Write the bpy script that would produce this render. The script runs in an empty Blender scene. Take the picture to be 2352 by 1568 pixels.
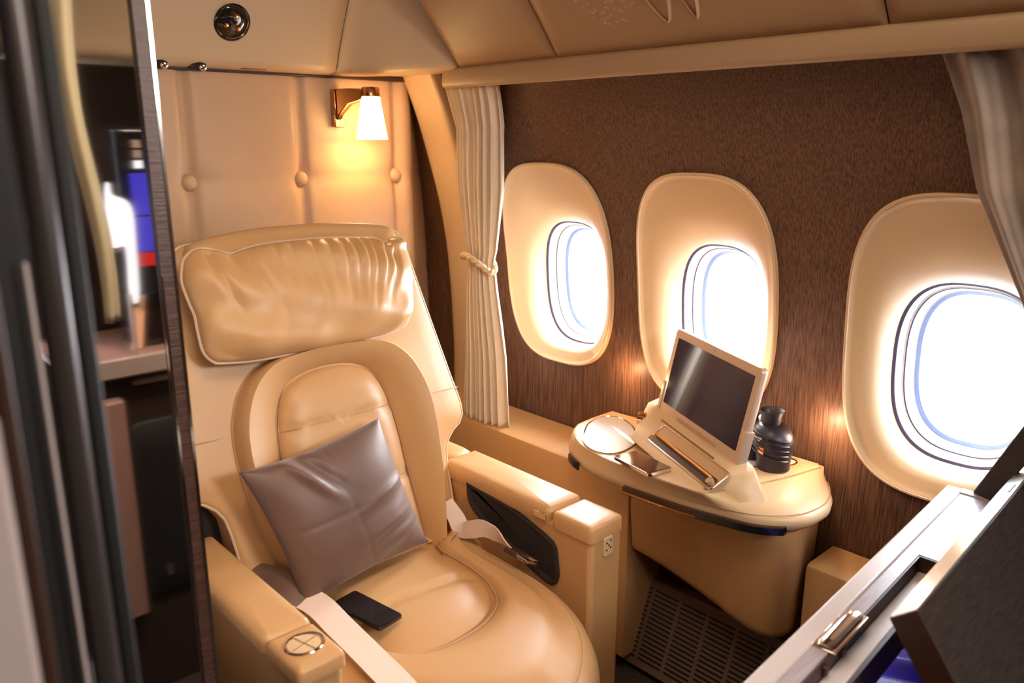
import bpy, bmesh, math, random
from mathutils import Vector, Matrix
random.seed(7)
C = bpy.context.scene.collection
scene = bpy.context.scene
V = Vector

# ------------------------------------------------------------------ materials
def nd(nt, t, **k):
    n = nt.nodes.new(t)
    for a, b in k.items():
        setattr(n, a, b)
    return n

def mat(name, col, rough=.5, metal=0., bump=0., bscale=400., stretch=(1, 1, 1), vary=0., vscale=6., spec=.5,
        emit=None, estr=0., coat=0., sheen=0., col2=None):
    m = bpy.data.materials.new(name); m.use_nodes = True
    nt = m.node_tree; b = nt.nodes['Principled BSDF']
    b.inputs['Base Color'].default_value = (*col, 1)
    b.inputs['Roughness'].default_value = rough
    b.inputs['Metallic'].default_value = metal
    b.inputs['Specular IOR Level'].default_value = spec
    b.inputs['Coat Weight'].default_value = coat
    b.inputs['Sheen Weight'].default_value = sheen
    if emit:
        b.inputs['Emission Color'].default_value = (*emit, 1)
        b.inputs['Emission Strength'].default_value = estr
    if bump or vary:
        tc = nd(nt, 'ShaderNodeTexCoord'); mp = nd(nt, 'ShaderNodeMapping')
        mp.inputs['Scale'].default_value = stretch
        nt.links.new(tc.outputs['Object'], mp.inputs['Vector'])
    if bump:
        nz = nd(nt, 'ShaderNodeTexNoise'); nz.inputs['Scale'].default_value = bscale; nz.inputs['Detail'].default_value = 3
        nt.links.new(mp.outputs['Vector'], nz.inputs['Vector'])
        bp = nd(nt, 'ShaderNodeBump'); bp.inputs['Strength'].default_value = bump; bp.inputs['Distance'].default_value = .002
        nt.links.new(nz.outputs['Fac'], bp.inputs['Height'])
        nt.links.new(bp.outputs['Normal'], b.inputs['Normal'])
    if vary:
        n2 = nd(nt, 'ShaderNodeTexNoise'); n2.inputs['Scale'].default_value = vscale; n2.inputs['Detail'].default_value = 4
        nt.links.new(mp.outputs['Vector'], n2.inputs['Vector'])
        r = nd(nt, 'ShaderNodeValToRGB')
        c2 = col2 or tuple(c * (1 - vary) for c in col)
        r.color_ramp.elements[0].position = .35; r.color_ramp.elements[0].color = (*c2, 1)
        r.color_ramp.elements[1].position = .65; r.color_ramp.elements[1].color = (*col, 1)
        nt.links.new(n2.outputs['Fac'], r.inputs['Fac']); nt.links.new(r.outputs['Color'], b.inputs['Base Color'])
    return m

M = {}
M['leather'] = mat('cream_leather', (.585, .332, .146), .38, bump=.10, bscale=700, vary=.05, vscale=5)
M['leather_dark'] = mat('tan_leather_edge', (.50, .32, .17), .5, bump=.1, bscale=700)
M['piping'] = mat('piping_leather', (.62, .47, .32), .45)
M['seam'] = mat('stitched_seam', (.22, .12, .06), .7)
M['bulkhead'] = mat('bulkhead_leather', (.66, .42, .25), .45, bump=.12, bscale=600, vary=.05)
M['cream'] = mat('cream_plastic', (.66, .47, .28), .4, bump=.06, bscale=900)
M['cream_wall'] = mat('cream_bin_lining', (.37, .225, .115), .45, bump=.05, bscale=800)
M['rail'] = mat('rail_leather', (.42, .265, .145), .4, bump=.06, bscale=800)
M['surround'] = mat('window_surround_cream', (.72, .50, .29), .38, bump=.04, bscale=900)
M['white'] = mat('white_plastic', (.85, .84, .82), .3)
M['gasket'] = mat('blue_grey_gasket', (.10, .14, .28), .5)
M['seal'] = mat('dark_purple_seal', (.07, .05, .10), .6)
M['wall'] = mat('brown_woven_wall', (.19, .095, .056), .42, bump=.35, bscale=1., stretch=(330, 330, 9), vary=.45, vscale=1., col2=(.072, .034, .021), spec=.3)
M['carpet'] = mat('dark_carpet', (.060, .038, .035), .95, bump=.6, bscale=300, vary=.5, vscale=120)
M['ceiling'] = mat('ceiling_panel', (.75, .66, .55), .6)
M['brownwall'] = mat('dark_brown_laminate', (.035, .022, .018), .35)
M['chrome'] = mat('chrome', (.82, .78, .75), .12, 1.)
M['rosechrome'] = mat('rose_chrome', (.80, .66, .58), .14, 1.)
M['bronze'] = mat('polished_bronze', (.60, .30, .12), .16, 1.)
M['gold'] = mat('rose_gold', (.80, .45, .20), .2, 1.)
M['black'] = mat('black_gloss', (.008, .007, .008), .12, coat=.5)
M['blackmatte'] = mat('black_matte', (.012, .011, .012), .6)
M['dark'] = mat('dark_cavity', (.02, .013, .01), .8)
M['mirror'] = mat('dark_polished_partition', (.55, .50, .48), .06, 1.)
M['wood'] = mat('dark_walnut_edge', (.10, .048, .036), .35, bump=.3, bscale=1., stretch=(40, 40, 500), vary=.5, vscale=1.)
M['curtain'] = mat('cream_curtain_cloth', (.78, .66, .52), .85, bump=.25, bscale=900, sheen=.3)
M['sheer'] = mat('shadowed_beige_curtain', (.36, .27, .22), .85, bump=.2, bscale=700, vary=.3, vscale=9, sheen=.3)  # colour darkened to carry the shadow on the right curtain
M['rope'] = mat('braided_rope', (.72, .55, .36), .8, bump=.5, bscale=400)
M['velvet'] = mat('mauve_brown_satin', (.150, .078, .056), .46, bump=.1, bscale=600, sheen=.25, vary=.2, vscale=7)
M['belt'] = mat('pale_pink_webbing', (.80, .62, .52), .6, bump=.5, bscale=1., stretch=(500, 500, 500))
M['mesh'] = mat('black_mesh', (.018, .014, .013), .7, bump=.5, bscale=800)
M['glow'] = mat('lit_lamp_shade', (1, .97, .9), .5, emit=(1, .66, .30), estr=13.)
M['screen'] = mat('dark_tablet_glass', (.016, .013, .050), .10, coat=.6)
M['tabletframe'] = mat('champagne_tablet_frame', (.62, .46, .36), .35, .25)
M['tray'] = mat('white_ribbed_mat', (.46, .44, .44), .35, bump=.35, bscale=1., stretch=(700, 60, 60))
M['purple'] = mat('binocular_rubber', (.022, .016, .026), .38, bump=.1, bscale=500)
M['orange'] = mat('orange_badge', (.85, .22, .06), .5)
M['whiteprint'] = mat('white_print', (.9, .88, .86), .5)
M['desk_edge'] = mat('pale_lilac_edge', (.52, .46, .46), .35)
M['desk_top'] = mat('pale_brushed_veneer', (.40, .34, .38), .34, bump=.15, bscale=1., stretch=(20, 600, 60), vary=.25, vscale=1.)
M['desk_dark'] = mat('dark_red_brown_lining', (.045, .018, .016), .5)
M['lid'] = mat('dark_brown_wood_lid', (.045, .032, .030), .6, spec=.15, bump=.2, bscale=1., stretch=(25, 400, 400), vary=.45, vscale=1.)
M['lidedge'] = mat('red_brown_lid_edge', (.060, .026, .016), .4)
M['blue'] = mat('royal_blue_satin', (.10, .09, .80), .35, sheen=.4)
M['grille'] = mat('brown_dado_grille', (.17, .105, .08), .55)
M['relief'] = mat('embossed_relief', (.55, .33, .20), .3)
M['glass_lens'] = mat('vent_glass', (.02, .013, .008), .06, coat=1.)
M['bluescreen'] = mat('lit_blue_screen', (.01, .01, .05), .2, emit=(.08, .06, .75), estr=1.1)
M['redbar'] = mat('red_strip', (.5, .01, .005), .4, emit=(.6, .01, .0), estr=.35)
M['peach'] = mat('peach_panel', (.95, .50, .30), .5, emit=(1, .5, .28), estr=.35)
M['daylight'] = mat('glowing_white', (.9, .9, .95), .5, emit=(.85, .92, 1), estr=1.3)  # glow stands in for a reflected window; also used on a monitor key
M['shelfedge'] = mat('taupe_edge', (.42, .32, .26), .4)
M['mauvepanel'] = mat('mauve_leather_post', (.36, .20, .16), .5)
M['paleclothe'] = mat('pale_straw_cloth', (.62, .52, .30), .8, sheen=.3)
M['green'] = mat('green_leaf_cloth', (.06, .22, .02), .7)
M['lilacpanel'] = mat('lilac_white_laminate', (.62, .52, .52), .4)

def glass_mat():
    m = bpy.data.materials.new('window_pane_glass'); m.use_nodes = True
    nt = m.node_tree; nt.nodes.remove(nt.nodes['Principled BSDF'])
    o = nt.nodes['Material Output']
    t = nd(nt, 'ShaderNodeBsdfTransparent'); t.inputs[0].default_value = (.97, .98, 1, 1)
    g = nd(nt, 'ShaderNodeBsdfGlossy'); g.inputs['Roughness'].default_value = .05
    x = nd(nt, 'ShaderNodeMixShader'); x.inputs[0].default_value = .05
    nt.links.new(t.outputs[0], x.inputs[1]); nt.links.new(g.outputs[0], x.inputs[2]); nt.links.new(x.outputs[0], o.inputs[0])
    return m
M['glass'] = glass_mat()

# ------------------------------------------------------------------ mesh helpers
def catmull(pts, n, closed=True):
    """resample a polyline of 2D/3D points into n smooth points"""
    pts = [V(p) if len(p) == 3 else V((p[0], p[1], 0)) for p in pts]
    N = len(pts); segs = N if closed else N - 1
    out = []
    dense = []
    K = 16
    for i in range(segs):
        g = (lambda k: pts[k % N]) if closed else (lambda k: pts[max(0, min(N - 1, k))])
        p0, p1, p2, p3 = g(i - 1), g(i), g(i + 1), g(i + 2)
        for k in range(K):
            t = k / K
            dense.append(.5 * ((2 * p1) + (-p0 + p2) * t + (2 * p0 - 5 * p1 + 4 * p2 - p3) * t * t + (-p0 + 3 * p1 - 3 * p2 + p3) * t ** 3))
    dense.append(pts[0] if closed else pts[-1])
    L = [0]
    for a, b in zip(dense, dense[1:]):
        L.append(L[-1] + (b - a).length)
    tot = L[-1]; j = 0
    m = n if closed else n - 1
    for i in range(n):
        s = tot * i / m
        while j < len(L) - 2 and L[j + 1] < s:
            j += 1
        d = L[j + 1] - L[j]
        out.append(dense[j].lerp(dense[j + 1], (s - L[j]) / d if d > 1e-9 else 0))
    return out

def superellipse(cx, cy, a, b, n=3., k=64):
    o = []
    for i in range(k):
        t = 2 * math.pi * i / k
        c, s = math.cos(t), math.sin(t)
        o.append((cx + a * math.copysign(abs(c) ** (2 / n), c), cy + b * math.copysign(abs(s) ** (2 / n), s)))
    return o

def rrect(x0, y0, x1, y1, r, k=6):
    o = []
    for cx, cy, a0 in ((x1 - r, y1 - r, 0), (x0 + r, y1 - r, 90), (x0 + r, y0 + r, 180), (x1 - r, y0 + r, 270)):
        for i in range(k + 1):
            a = math.radians(a0 + 90 * i / k)
            o.append((cx + r * math.cos(a), cy + r * math.sin(a)))
    return o

class MB:
    def __init__(s):
        s.bm = bmesh.new()
    def face(s, vs):
        try:
            return s.bm.faces.new(vs)
        except ValueError:
            return None
    def box(s, c, d, rot=None):
        R = rot or Matrix.Identity(3)
        vs = []
        for z in (-.5, .5):
            for y in (-.5, .5):
                for x in (-.5, .5):
                    vs.append(s.bm.verts.new(V(c) + R @ V((x * d[0], y * d[1], z * d[2]))))
        for f in ((0, 2, 3, 1), (4, 5, 7, 6), (0, 1, 5, 4), (2, 6, 7, 3), (0, 4, 6, 2), (1, 3, 7, 5)):
            s.face([vs[i] for i in f])
        return s
    def bx(s, x0, x1, y0, y1, z0, z1):
        return s.box(((x0 + x1) / 2, (y0 + y1) / 2, (z0 + z1) / 2), (x1 - x0, y1 - y0, z1 - z0))
    def grid(s, fn, nu, nv, cu=False, cv=False):
        g = [[s.bm.verts.new(fn(i / (nu if cu else nu - 1), j / (nv if cv else nv - 1))) for j in range(nv)] for i in range(nu)]
        for i in range(nu if cu else nu - 1):
            for j in range(nv if cv else nv - 1):
                a, b = (i + 1) % nu, (j + 1) % nv
                s.face((g[i][j], g[a][j], g[a][b], g[i][b]))
        return s
    def rings(s, rs, cap0=True, cap1=True, closed=True):
        g = [[s.bm.verts.new(p) for p in r] for r in rs]
        n = len(g[0])
        for a, b in zip(g, g[1:]):
            for i in range(n if closed else n - 1):
                s.face((a[i], a[(i + 1) % n], b[(i + 1) % n], b[i]))
        if cap0: s.face(g[0][::-1])
        if cap1: s.face(g[-1])
        return s
    def prism(s, poly, vec):
        p = [V(q) for q in poly]
        return s.rings([p, [q + V(vec) for q in p]])
    def tube(s, path, r, seg=8, closed=False, flat=1.):
        P = [V(p) for p in path]; n = len(P); rs = []
        up = None
        for i in range(n):
            a = P[(i - 1) % n] if closed or i else P[0]
            b = P[(i + 1) % n] if closed or i < n - 1 else P[-1]
            t = (b - a).normalized()
            if up is None:
                up = t.orthogonal().normalized()
            up = (up - t * up.dot(t)).normalized()
            w = t.cross(up)
            rr = r(i / (n - 1)) if callable(r) else r
            rs.append([P[i] + up * math.cos(2 * math.pi * k / seg) * rr + w * math.sin(2 * math.pi * k / seg) * rr * flat for k in range(seg)])
        if closed:
            rs.append(rs[0]); g = [[s.bm.verts.new(p) for p in q] for q in rs[:-1]]
            for i in range(n):
                a, b = g[i], g[(i + 1) % n]
                off = 0
                if i == n - 1:   # best alignment of the last ring
                    off = min(range(seg), key=lambda o: sum((a[k].co - b[(k + o) % seg].co).length for k in range(seg)))
                for k in range(seg):
                    s.face((a[k], a[(k + 1) % seg], b[(k + 1 + off) % seg], b[(k + off) % seg]))
            return s
        return s.rings(rs)
    def lathe(s, prof, c, axis=(0, 0, 1), seg=28, cap=True):
        A = V(axis).normalized(); X = A.orthogonal().normalized(); Y = A.cross(X)
        rs = []
        for r, h in prof:
            rs.append([V(c) + A * h + (X * math.cos(2 * math.pi * k / seg) + Y * math.sin(2 * math.pi * k / seg)) * max(r, 1e-4) for k in range(seg)])
        return s.rings(rs, cap, cap)
    def puff(s, poly, fr, prof, dome=0., nfill=5, base=0.):
        """cushion panel: poly 2D outline in frame fr=(O,U,W,N); prof=[(inset, height)...]; filled towards the centroid with a dome"""
        O, U, W, N = [V(x) for x in fr]
        p = [V((q[0], q[1], 0)) for q in poly]; n = len(p)
        cen = sum(p, V()) / n
        area = sum(p[i].x * p[(i + 1) % n].y - p[(i + 1) % n].x * p[i].y for i in range(n))
        sg = 1 if area > 0 else -1
        nor = []
        for i in range(n):
            t = (p[(i + 1) % n] - p[i - 1]).normalized()
            nor.append(V((-t.y, t.x, 0)) * sg)
        rs = []
        def W3(q, h): return O + U * q.x + W * q.y + N * h
        last = p; hl = 0
        for ins, h in prof:
            last = [p[i] + nor[i] * ins for i in range(n)]; hl = h
            rs.append([W3(q, h) for q in last])
        for k in range(1, nfill):
            t = k / nfill
            rs.append([W3(q.lerp(cen, t), hl + dome * (1 - (1 - t) ** 2)) for q in last])
        g = [[s.bm.verts.new(q) for q in r] for r in rs]
        for a, b in zip(g, g[1:]):
            for i in range(n):
                s.face((a[i], a[(i + 1) % n], b[(i + 1) % n], b[i]))
        c = s.bm.verts.new(W3(cen, hl + dome))
        for i in range(n):
            s.face((g[-1][i], g[-1][(i + 1) % n], c))
        s.face(g[0][::-1])
        return s
    def build(s, name, m, parent=None, bevel=0., seg=2, smooth=True, sub=0, angle=35, label=None, solid=0.):
        bm = s.bm
        bmesh.ops.recalc_face_normals(bm, faces=bm.faces)
        me = bpy.data.meshes.new(name)
        if parent is not None:
            org = V(WL[parent.name])
        else:
            xs = [v.co for v in bm.verts]
            org = V(((min(v.x for v in xs) + max(v.x for v in xs)) / 2, (min(v.y for v in xs) + max(v.y for v in xs)) / 2, min(v.z for v in xs)))
        for v in bm.verts:
            v.co -= org
        bm.to_mesh(me); bm.free()
        o = bpy.data.objects.new(name, me); C.objects.link(o)
        if parent is not None:
            o.parent = parent
        else:
            o.location = org
        WL[o.name] = tuple(org)
        for mm in (m if isinstance(m, (list, tuple)) else [m]):
            me.materials.append(mm)
        if smooth:
            me.polygons.foreach_set('use_smooth', [True] * len(me.polygons))
            if not sub and not solid:
                me.set_sharp_from_angle(angle=math.radians(angle))
        if solid:
            md = o.modifiers.new('thickness', 'SOLIDIFY'); md.thickness = solid; md.offset = 0
        if bevel:
            md = o.modifiers.new('bevel', 'BEVEL'); md.width = bevel; md.segments = seg; md.limit_method = 'ANGLE'; md.angle_limit = math.radians(40)
        if sub:
            md = o.modifiers.new('subdivision', 'SUBSURF'); md.levels = sub; md.render_levels = sub
        if label: o['label'] = label
        return o

WL = {}
def thing(name, label, cat, loc, group=None):
    o = bpy.data.objects.new(name, None); C.objects.link(o); o.location = loc
    o.empty_display_size = .05
    WL[o.name] = tuple(loc)
    o['label'] = label; o['category'] = cat
    if group: o['group'] = group
    return o
def tag(o, label, cat, group=None):
    o['label'] = label; o['category'] = cat
    if group: o['group'] = group
    return o
def struct(o, label=None, cat='structure'):
    o['kind'] = 'structure'
    if label: o['label'] = label; o['category'] = cat
    return o

def smooth(a, b, x):
    t = max(0., min(1., (x - a) / (b - a))); return t * t * (3 - 2 * t)
def interp(tab, z):
    for (a, x), (b, y) in zip(tab, tab[1:]):
        if a <= z <= b:
            return x + (y - x) * (z - a) / (b - a)
    return tab[0][1] if z < tab[0][0] else tab[-1][1]

# fuselage side wall: X as a function of height
PROF = [(-.1, 1.66), (0., 1.67), (.2, 1.70), (.4, 1.728), (.64, 1.740), (.76, 1.740), (.914, 1.734), (1.1, 1.718), (1.247, 1.690), (1.39, 1.648), (1.514, 1.608), (1.625, 1.561), (1.75, 1.49), (2.0, 1.33)]
_z = [k * .05 for k in range(-2, 42)]
_t = [(z, (interp(PROF, z - .05) + 2 * interp(PROF, z) + interp(PROF, z + .05)) / 4) for z in _z]
def wx(z): return interp(_t, z)

# ------------------------------------------------------------------ the setting
YB = 2.15
struct(MB().bx(-1.7, 1.9, -1.5, 3.4, -.06, 0).build('floor', M['carpet'], smooth=False), 'dark brown carpeted cabin floor', 'floor')
struct(MB().bx(-1.7, 1.62, -1.5, 3.4, 2.2, 2.26).build('ceiling', M['ceiling'], smooth=False), 'cabin ceiling', 'ceiling')
struct(MB().bx(-1.76, -1.7, -1.5, 3.4, 0, 2.2).build('wall_left', M['brownwall'], smooth=False), 'dark far side of the cabin', 'wall')
struct(MB().bx(-1.7, 1.9, -1.56, -1.5, 0, 2.2).build('wall_front', M['cream_wall'], smooth=False), 'front partition of the cabin', 'wall')
struct(MB().bx(-1.7, .42, 3.4, 3.46, 0, 2.2).build('wall_aft', M['brownwall'], smooth=False), 'dark aft wall of the aisle', 'wall')

WINS = [(1.655, 1.080, .215, .303), (1.140, 1.062, .206, .308), (.545, 1.022, .222, .328)]
def in_se(y, z, w, k=.95):
    return (abs((y - w[0]) / (w[2] * k)) ** 3. + abs((z - w[1]) / (w[3] * k)) ** 3.) < 1
mb = MB(); bm = mb.bm
ny, nz = 280, 130
def wy(i): return -1.5 + 4.2 * i / ny
def wz(j): return 0. + 2.2 * j / nz
vs = {}
def gv(i, j):
    if (i, j) not in vs:
        y, z = wy(i), wz(j); vs[(i, j)] = bm.verts.new((wx(z) + .004, y, z))
    return vs[(i, j)]
for i in range(ny):
    for j in range(nz):
        if any(in_se(wy(i + .5), wz(j + .5), w, .965) for w in WINS):
            continue
        bm.faces.new((gv(i, j), gv(i + 1, j), gv(i + 1, j + 1), gv(i, j + 1)))
for v in bm.verts:       # pull the rim of each opening onto the smooth outline
    for w in WINS:
        if v.is_boundary and abs(v.co.y - w[0]) < w[2] + .05 and abs(v.co.z - w[1]) < w[3] + .05:
            a, b = (v.co.y - w[0]) / w[2], (v.co.z - w[1]) / w[3]
            k = .985 / (abs(a) ** 3. + abs(b) ** 3.) ** (1 / 3.)
            y, z = w[0] + a * k * w[2], w[1] + b * k * w[3]
            v.co = (wx(z) + .004, y, z)
struct(mb.build('wall_right', M['wall'], angle=180), 'dark brown woven cabin side wall around the windows', 'wall')

# windows: cream funnel surround, inner white frame, seals, pane
def make_window(n, w, label, oy=1., ozs=1.):
    cy, cz, a, b = w
    oz = cz - .065   # opening sits lower and further out
    O = []
    spec = [  # (half y, half z, centre z, depth, exponent)
        (a, b, cz, .006, 3.), (a * .995, b * .995, cz, -.006, 3.), (a * .97, b * .975, cz, -.008, 3.), (a * .95, b * .96, cz, -.001, 3.), (a * .93, b * .945, cz - .001, .003, 3.),
        (a * .86, b * .86, cz - .010, .010, 2.9), (a * .78, b * .76, cz - .03, .024, 2.8), (a * .70, b * .68, cz - .052, .050, 2.7), (.135 * oy, .192 * ozs, oz, .080, 2.7), (.131 * oy, .188 * ozs, oz, .088, 2.7)]
    def ring(hy, hz, c, d, e, k=72):
        return [V((wx(z) + d, y, z)) for y, z in superellipse(cy, c, hy, hz, e, k)]
    root = MB().rings([ring(*s) for s in spec], False, False).build('window_%d' % n, M['surround'], angle=60)
    struct(root, label, 'window')
    MB().rings([ring(.1315 * oy, .1885 * ozs, oz, .0875, 2.7), ring(.126 * oy, .183 * ozs, oz, .092, 2.7), ring(.126 * oy, .183 * ozs, oz, .096, 2.7)], False, False).build('seal', M['seal'], root)
    MB().rings([ring(.127 * oy, .184 * ozs, oz, .095, 2.7), ring(.122 * oy, .178 * ozs, oz, .118, 2.7), ring(.118 * oy, .174 * ozs, oz, .120, 2.7)], False, False).build('inner_frame', M['white'], root)
    MB().rings([ring(.1185 * oy, .1745 * ozs, oz, .1195, 2.7), ring(.1165 * oy, .1725 * ozs, oz, .1215, 2.7), ring(.1165 * oy, .1725 * ozs, oz, .1225, 2.7)], False, False).build('groove', M['seal'], root)
    MB().rings([ring(.117 * oy, .173 * ozs, oz, .122, 2.7), ring(.112 * oy, .167 * ozs, oz, .150, 2.7), ring(.108 * oy, .163 * ozs, oz, .152, 2.7)], False, False).build('outer_frame', M['white'], root)
    MB().rings([ring(.1085 * oy, .1635 * ozs, oz, .1515, 2.7), ring(.102 * oy, .156 * ozs, oz, .160, 2.7)], False, False).build('gasket', M['gasket'], root)
    MB().rings([ring(.112 * oy, .166 * ozs, oz, .153, 2.7), ring(.112 * oy, .166 * ozs, oz, .156, 2.7)], True, True).build('pane', M['glass'], root)
    # piping bead round the rim
    MB().tube(ring(a * .985, b * .988, cz, -.0085, 3.), .0035, 6, True).build('rim_bead', M['surround'], root)
    return root
make_window(1, WINS[0], 'cream oval cabin window beside the left curtain', 1.06, 1.02)
make_window(2, WINS[1], 'cream oval cabin window behind the tablet screen')
make_window(3, WINS[2], 'large cream oval cabin window partly behind the right curtain', 1.16, 1.08)

# bulkhead behind the seat: padded leather with seams at fixed spacing
SX = [.514, .841, 1.168, 1.499]; SZ = [.35, .68, 1.005, 1.335]
def bulk(u, v):
    x = .421 + u * (1.79 - .421); z = v * 1.632
    y = YB
    dx = min(abs(x - s) for s in SX); dz = min(abs(z - s) for s in SZ)
    y += .016 * math.exp(-(dx / .016) ** 2) + .004 * math.exp(-(dz / .022) ** 2)
    y += .010 * math.exp(-(math.hypot(dx, dz) / .045) ** 2)
    y += .85 * max(0, x - 1.53) * smooth(1.52, 1.60, x)
    return V((x, y, z))
wb = MB().grid(bulk, 240, 150).build('wall_back', M['bulkhead'], angle=180)
struct(wb, 'padded tan leather bulkhead wall behind the seat', 'wall')
for x in SX[1:]:
    b = MB().lathe([(.0, .016), (.010, .0155), (.018, .011), (.0225, .003), (.0225, -.012)], (x, YB + .022, 1.335), (0, -1, 0)).build('button', M['bulkhead'], wb)
    b['label'] = 'round covered button'
# trim above bulkhead
struct(MB().bx(.43, 1.60, YB - .014, YB + .05, 1.618, 1.632).build('trim_1', M['lidedge'], bevel=.003), 'thin dark bronze strip along the top of the padded bulkhead', 'trim')

# curved cream pillar where bulkhead meets the side wall
def pil(u, v):
    z = .02 + v * 1.62
    a = u * 2 * math.pi
    y = 2.075 + .078 * math.copysign(abs(math.cos(a)) ** .4, math.cos(a))
    x = wx(z) + .004 + .030 * math.copysign(abs(math.sin(a)) ** .5, math.sin(a)) - .012
    return V((x, y, z))
struct(MB().grid(pil, 32, 60, cu=True).build('trim_2', M['cream'], angle=180), 'curved cream pillar between padded bulkhead and left curtain', 'pillar')

# header above the bulkhead
HP = [(2.19, 1.625), (2.15, 1.626), (2.115, 1.629), (2.098, 1.638), (2.090, 1.655), (2.076, 1.69), (2.016, 1.813), (1.955, 1.93), (1.90, 2.04), (1.83, 2.2)]
HPc = catmull([(a, b, 0) for a, b in HP], 48, closed=False)
def header(x0, x1):
    def f(u, v):
        p = HPc[min(47, int(round(v * 47)))]
        x = x0 + (x1 - x0) * u
        t = smooth(1.28, 1.515, x)
        k = smooth(0.0, .10, 2.2 - p.x)
        off = t * (max(0, p.x - 1.84) * .97) * k
        dz = -.006 * t * (1 if v < .5 else 0)
        return V((x, p.x - off, p.y + .016 * t * (1 - smooth(1.63, 1.75, p.y)) + dz))
    return f
hd = MB().grid(header(-.2, 1.2595), 30, 48).build('overhead_panel', M['cream'], angle=180, solid=.004)
tag(hd, 'broad cream overhead panel with a round black vent above the seat', 'overhead panel')
hr = MB().grid(header(1.2635, 1.535), 30, 48).build('overhead_panel', M['cream'], angle=180, solid=.004)
tag(hr, 'cream corner overhead panel right of the dark seam', 'overhead panel')
MB().grid(lambda u, v: header(1.256, 1.267)(u, v) + V((0, .006, .004)), 3, 48).build('seam', M['dark'], hr, label='dark seam')
# round vent: normal of the face there
vn = V((0, -.90, -.44)).normalized(); vc = V((.944, 2.0545, 1.732))
MB().lathe([(.0, -.004), (.047, -.004), (.047, .003), (.0445, .0055), (.0425, .004), (.040, .0)], vc, vn, 40).build('vent_rim', M['black'], hd)
MB().lathe([(.0425, .0035), (.0412, .0060), (.0396, .0035)], vc, vn, 40, cap=False).build('vent_ring', M['chrome'], hd)
MB().lathe([(.0396, .001), (.034, .0035), (.02, .006), (0, .007)], vc, vn, 40).build('vent_lens', M['glass_lens'], hd)
for k in range(3):
    a = math.radians(90 + 120 * k); X = vn.orthogonal().normalized(); Y = vn.cross(X)
    d = X * math.cos(a) + Y * math.sin(a)
    MB().lathe([(.0, .0105), (.006, .009), (.0075, .004), (.006, .0)], vc + d * .019, vn, 14).build('vent_nozzle', M['bronze'], hd)
for x, nm in ((.775, 'spot'), (.872, 'spot')):
    MB().lathe([(.0, -.002), (.021, -.002), (.023, .002), (.0, .0025)], (x, 2.118, 1.6285), (0, -.25, -1), 24).build('downlight_ring', M['dark'], hd)
    MB().lathe([(.0, .012), (.006, .011), (.010, .006), (.011, .0)], (x + .012, 2.113, 1.628), (0, -.35, -1), 18).build('downlight_lens', M['chrome'], hd)
MB().box((1.02, 2.116, 1.628), (.07, .012, .003)).build('slot', M['bronze'], hd, bevel=.001)

# bins on the window side
def binf(y0, y1, bulge):
    def f(u, v):
        y = y0 + (y1 - y0) * u
        x = 1.502 - .42 * v - .10 * v * v; z = 1.644 + .54 * v
        e = min(u, 1 - u) * (y1 - y0); e2 = v * .5
        h = smooth(0, .03, min(e, e2 + .004)) * bulge
        n = V((-.80, 0, -.60))
        return V((x, y, z)) + n * h
    return f
labs = ['small tan panel of the overhead lining nearest the corner', 'long tan overhead lining panel with an embossed pattern and letters', 'tan overhead lining panel at the right above the right curtain']
for (y0, y1), lb in zip(((1.458, 1.838), (.651, 1.454), (-1.5, .647)), labs):
    o = tag(MB().grid(binf(y0, y1, .010), 60, 40).build('overhead_panel', M['cream_wall'], angle=180, solid=.004), lb, 'overhead panel')
    if y0 == .651: emb = o
struct(MB().grid(lambda u, v: binf(-1.5, 1.84, 0)(u, v) + V((.012, 0, .010)), 4, 30).build('trim_3', M['dark'], angle=180), 'dark backing in the seams of the overhead panels', 'trim')
# rail under the bins
RP = [(1.575, 1.594), (1.507, 1.588), (1.498, 1.591), (1.494, 1.598), (1.496, 1.634), (1.499, 1.642), (1.506, 1.645), (1.575, 1.645)]
struct(MB().rings([[V((x, y, z)) for x, z in RP] for y in (-1.5, -.5, .4, 1.2, 1.86, 1.899, 1.910)]).build('trim_4', M['rail'], angle=50), 'long cream rail under the overhead panels above the windows', 'trim')

# embossing on the bin panel
def onbin(y, s):
    v = s / .70
    n = V((-.80, 0, -.60))
    return V((1.502 - .42 * v - .10 * v * v, y * .968, 1.644 + .54 * v)) + n * .011
mb = MB()
for k in range(110):
    r = .095 * math.sqrt(random.random()); a = random.random() * 6.283
    y = 1.268 + r * math.cos(a) * .95; s = .145 + r * math.sin(a) * .78
    mb.lathe([(.0, .0016), (.0026, .0011), (.0040, -.0012)], onbin(y, s), (-.8, 0, -.6), 8)
o = mb.build('embossed_pattern', M['relief'], emb); o['kind'] = 'stuff'; o['label'] = 'sparkling round dot pattern pressed into the panel'
def stroke(pts, w=.007):
    P = [onbin(y, s) for y, s in pts]; 
    return P
mb = MB()
for pts in ([(1.175, .15), (1.124, .060), (1.090, .15)], [(1.085, .15), (1.050, .062), (1.026, .15)]):
    mb.tube(catmull([tuple(onbin(y, s)) for y, s in pts], 24, closed=False), .0075, 8, flat=.25)
mb.build('embossed_letters', M['relief'], emb, label='pale embossed letter strokes')

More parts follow.
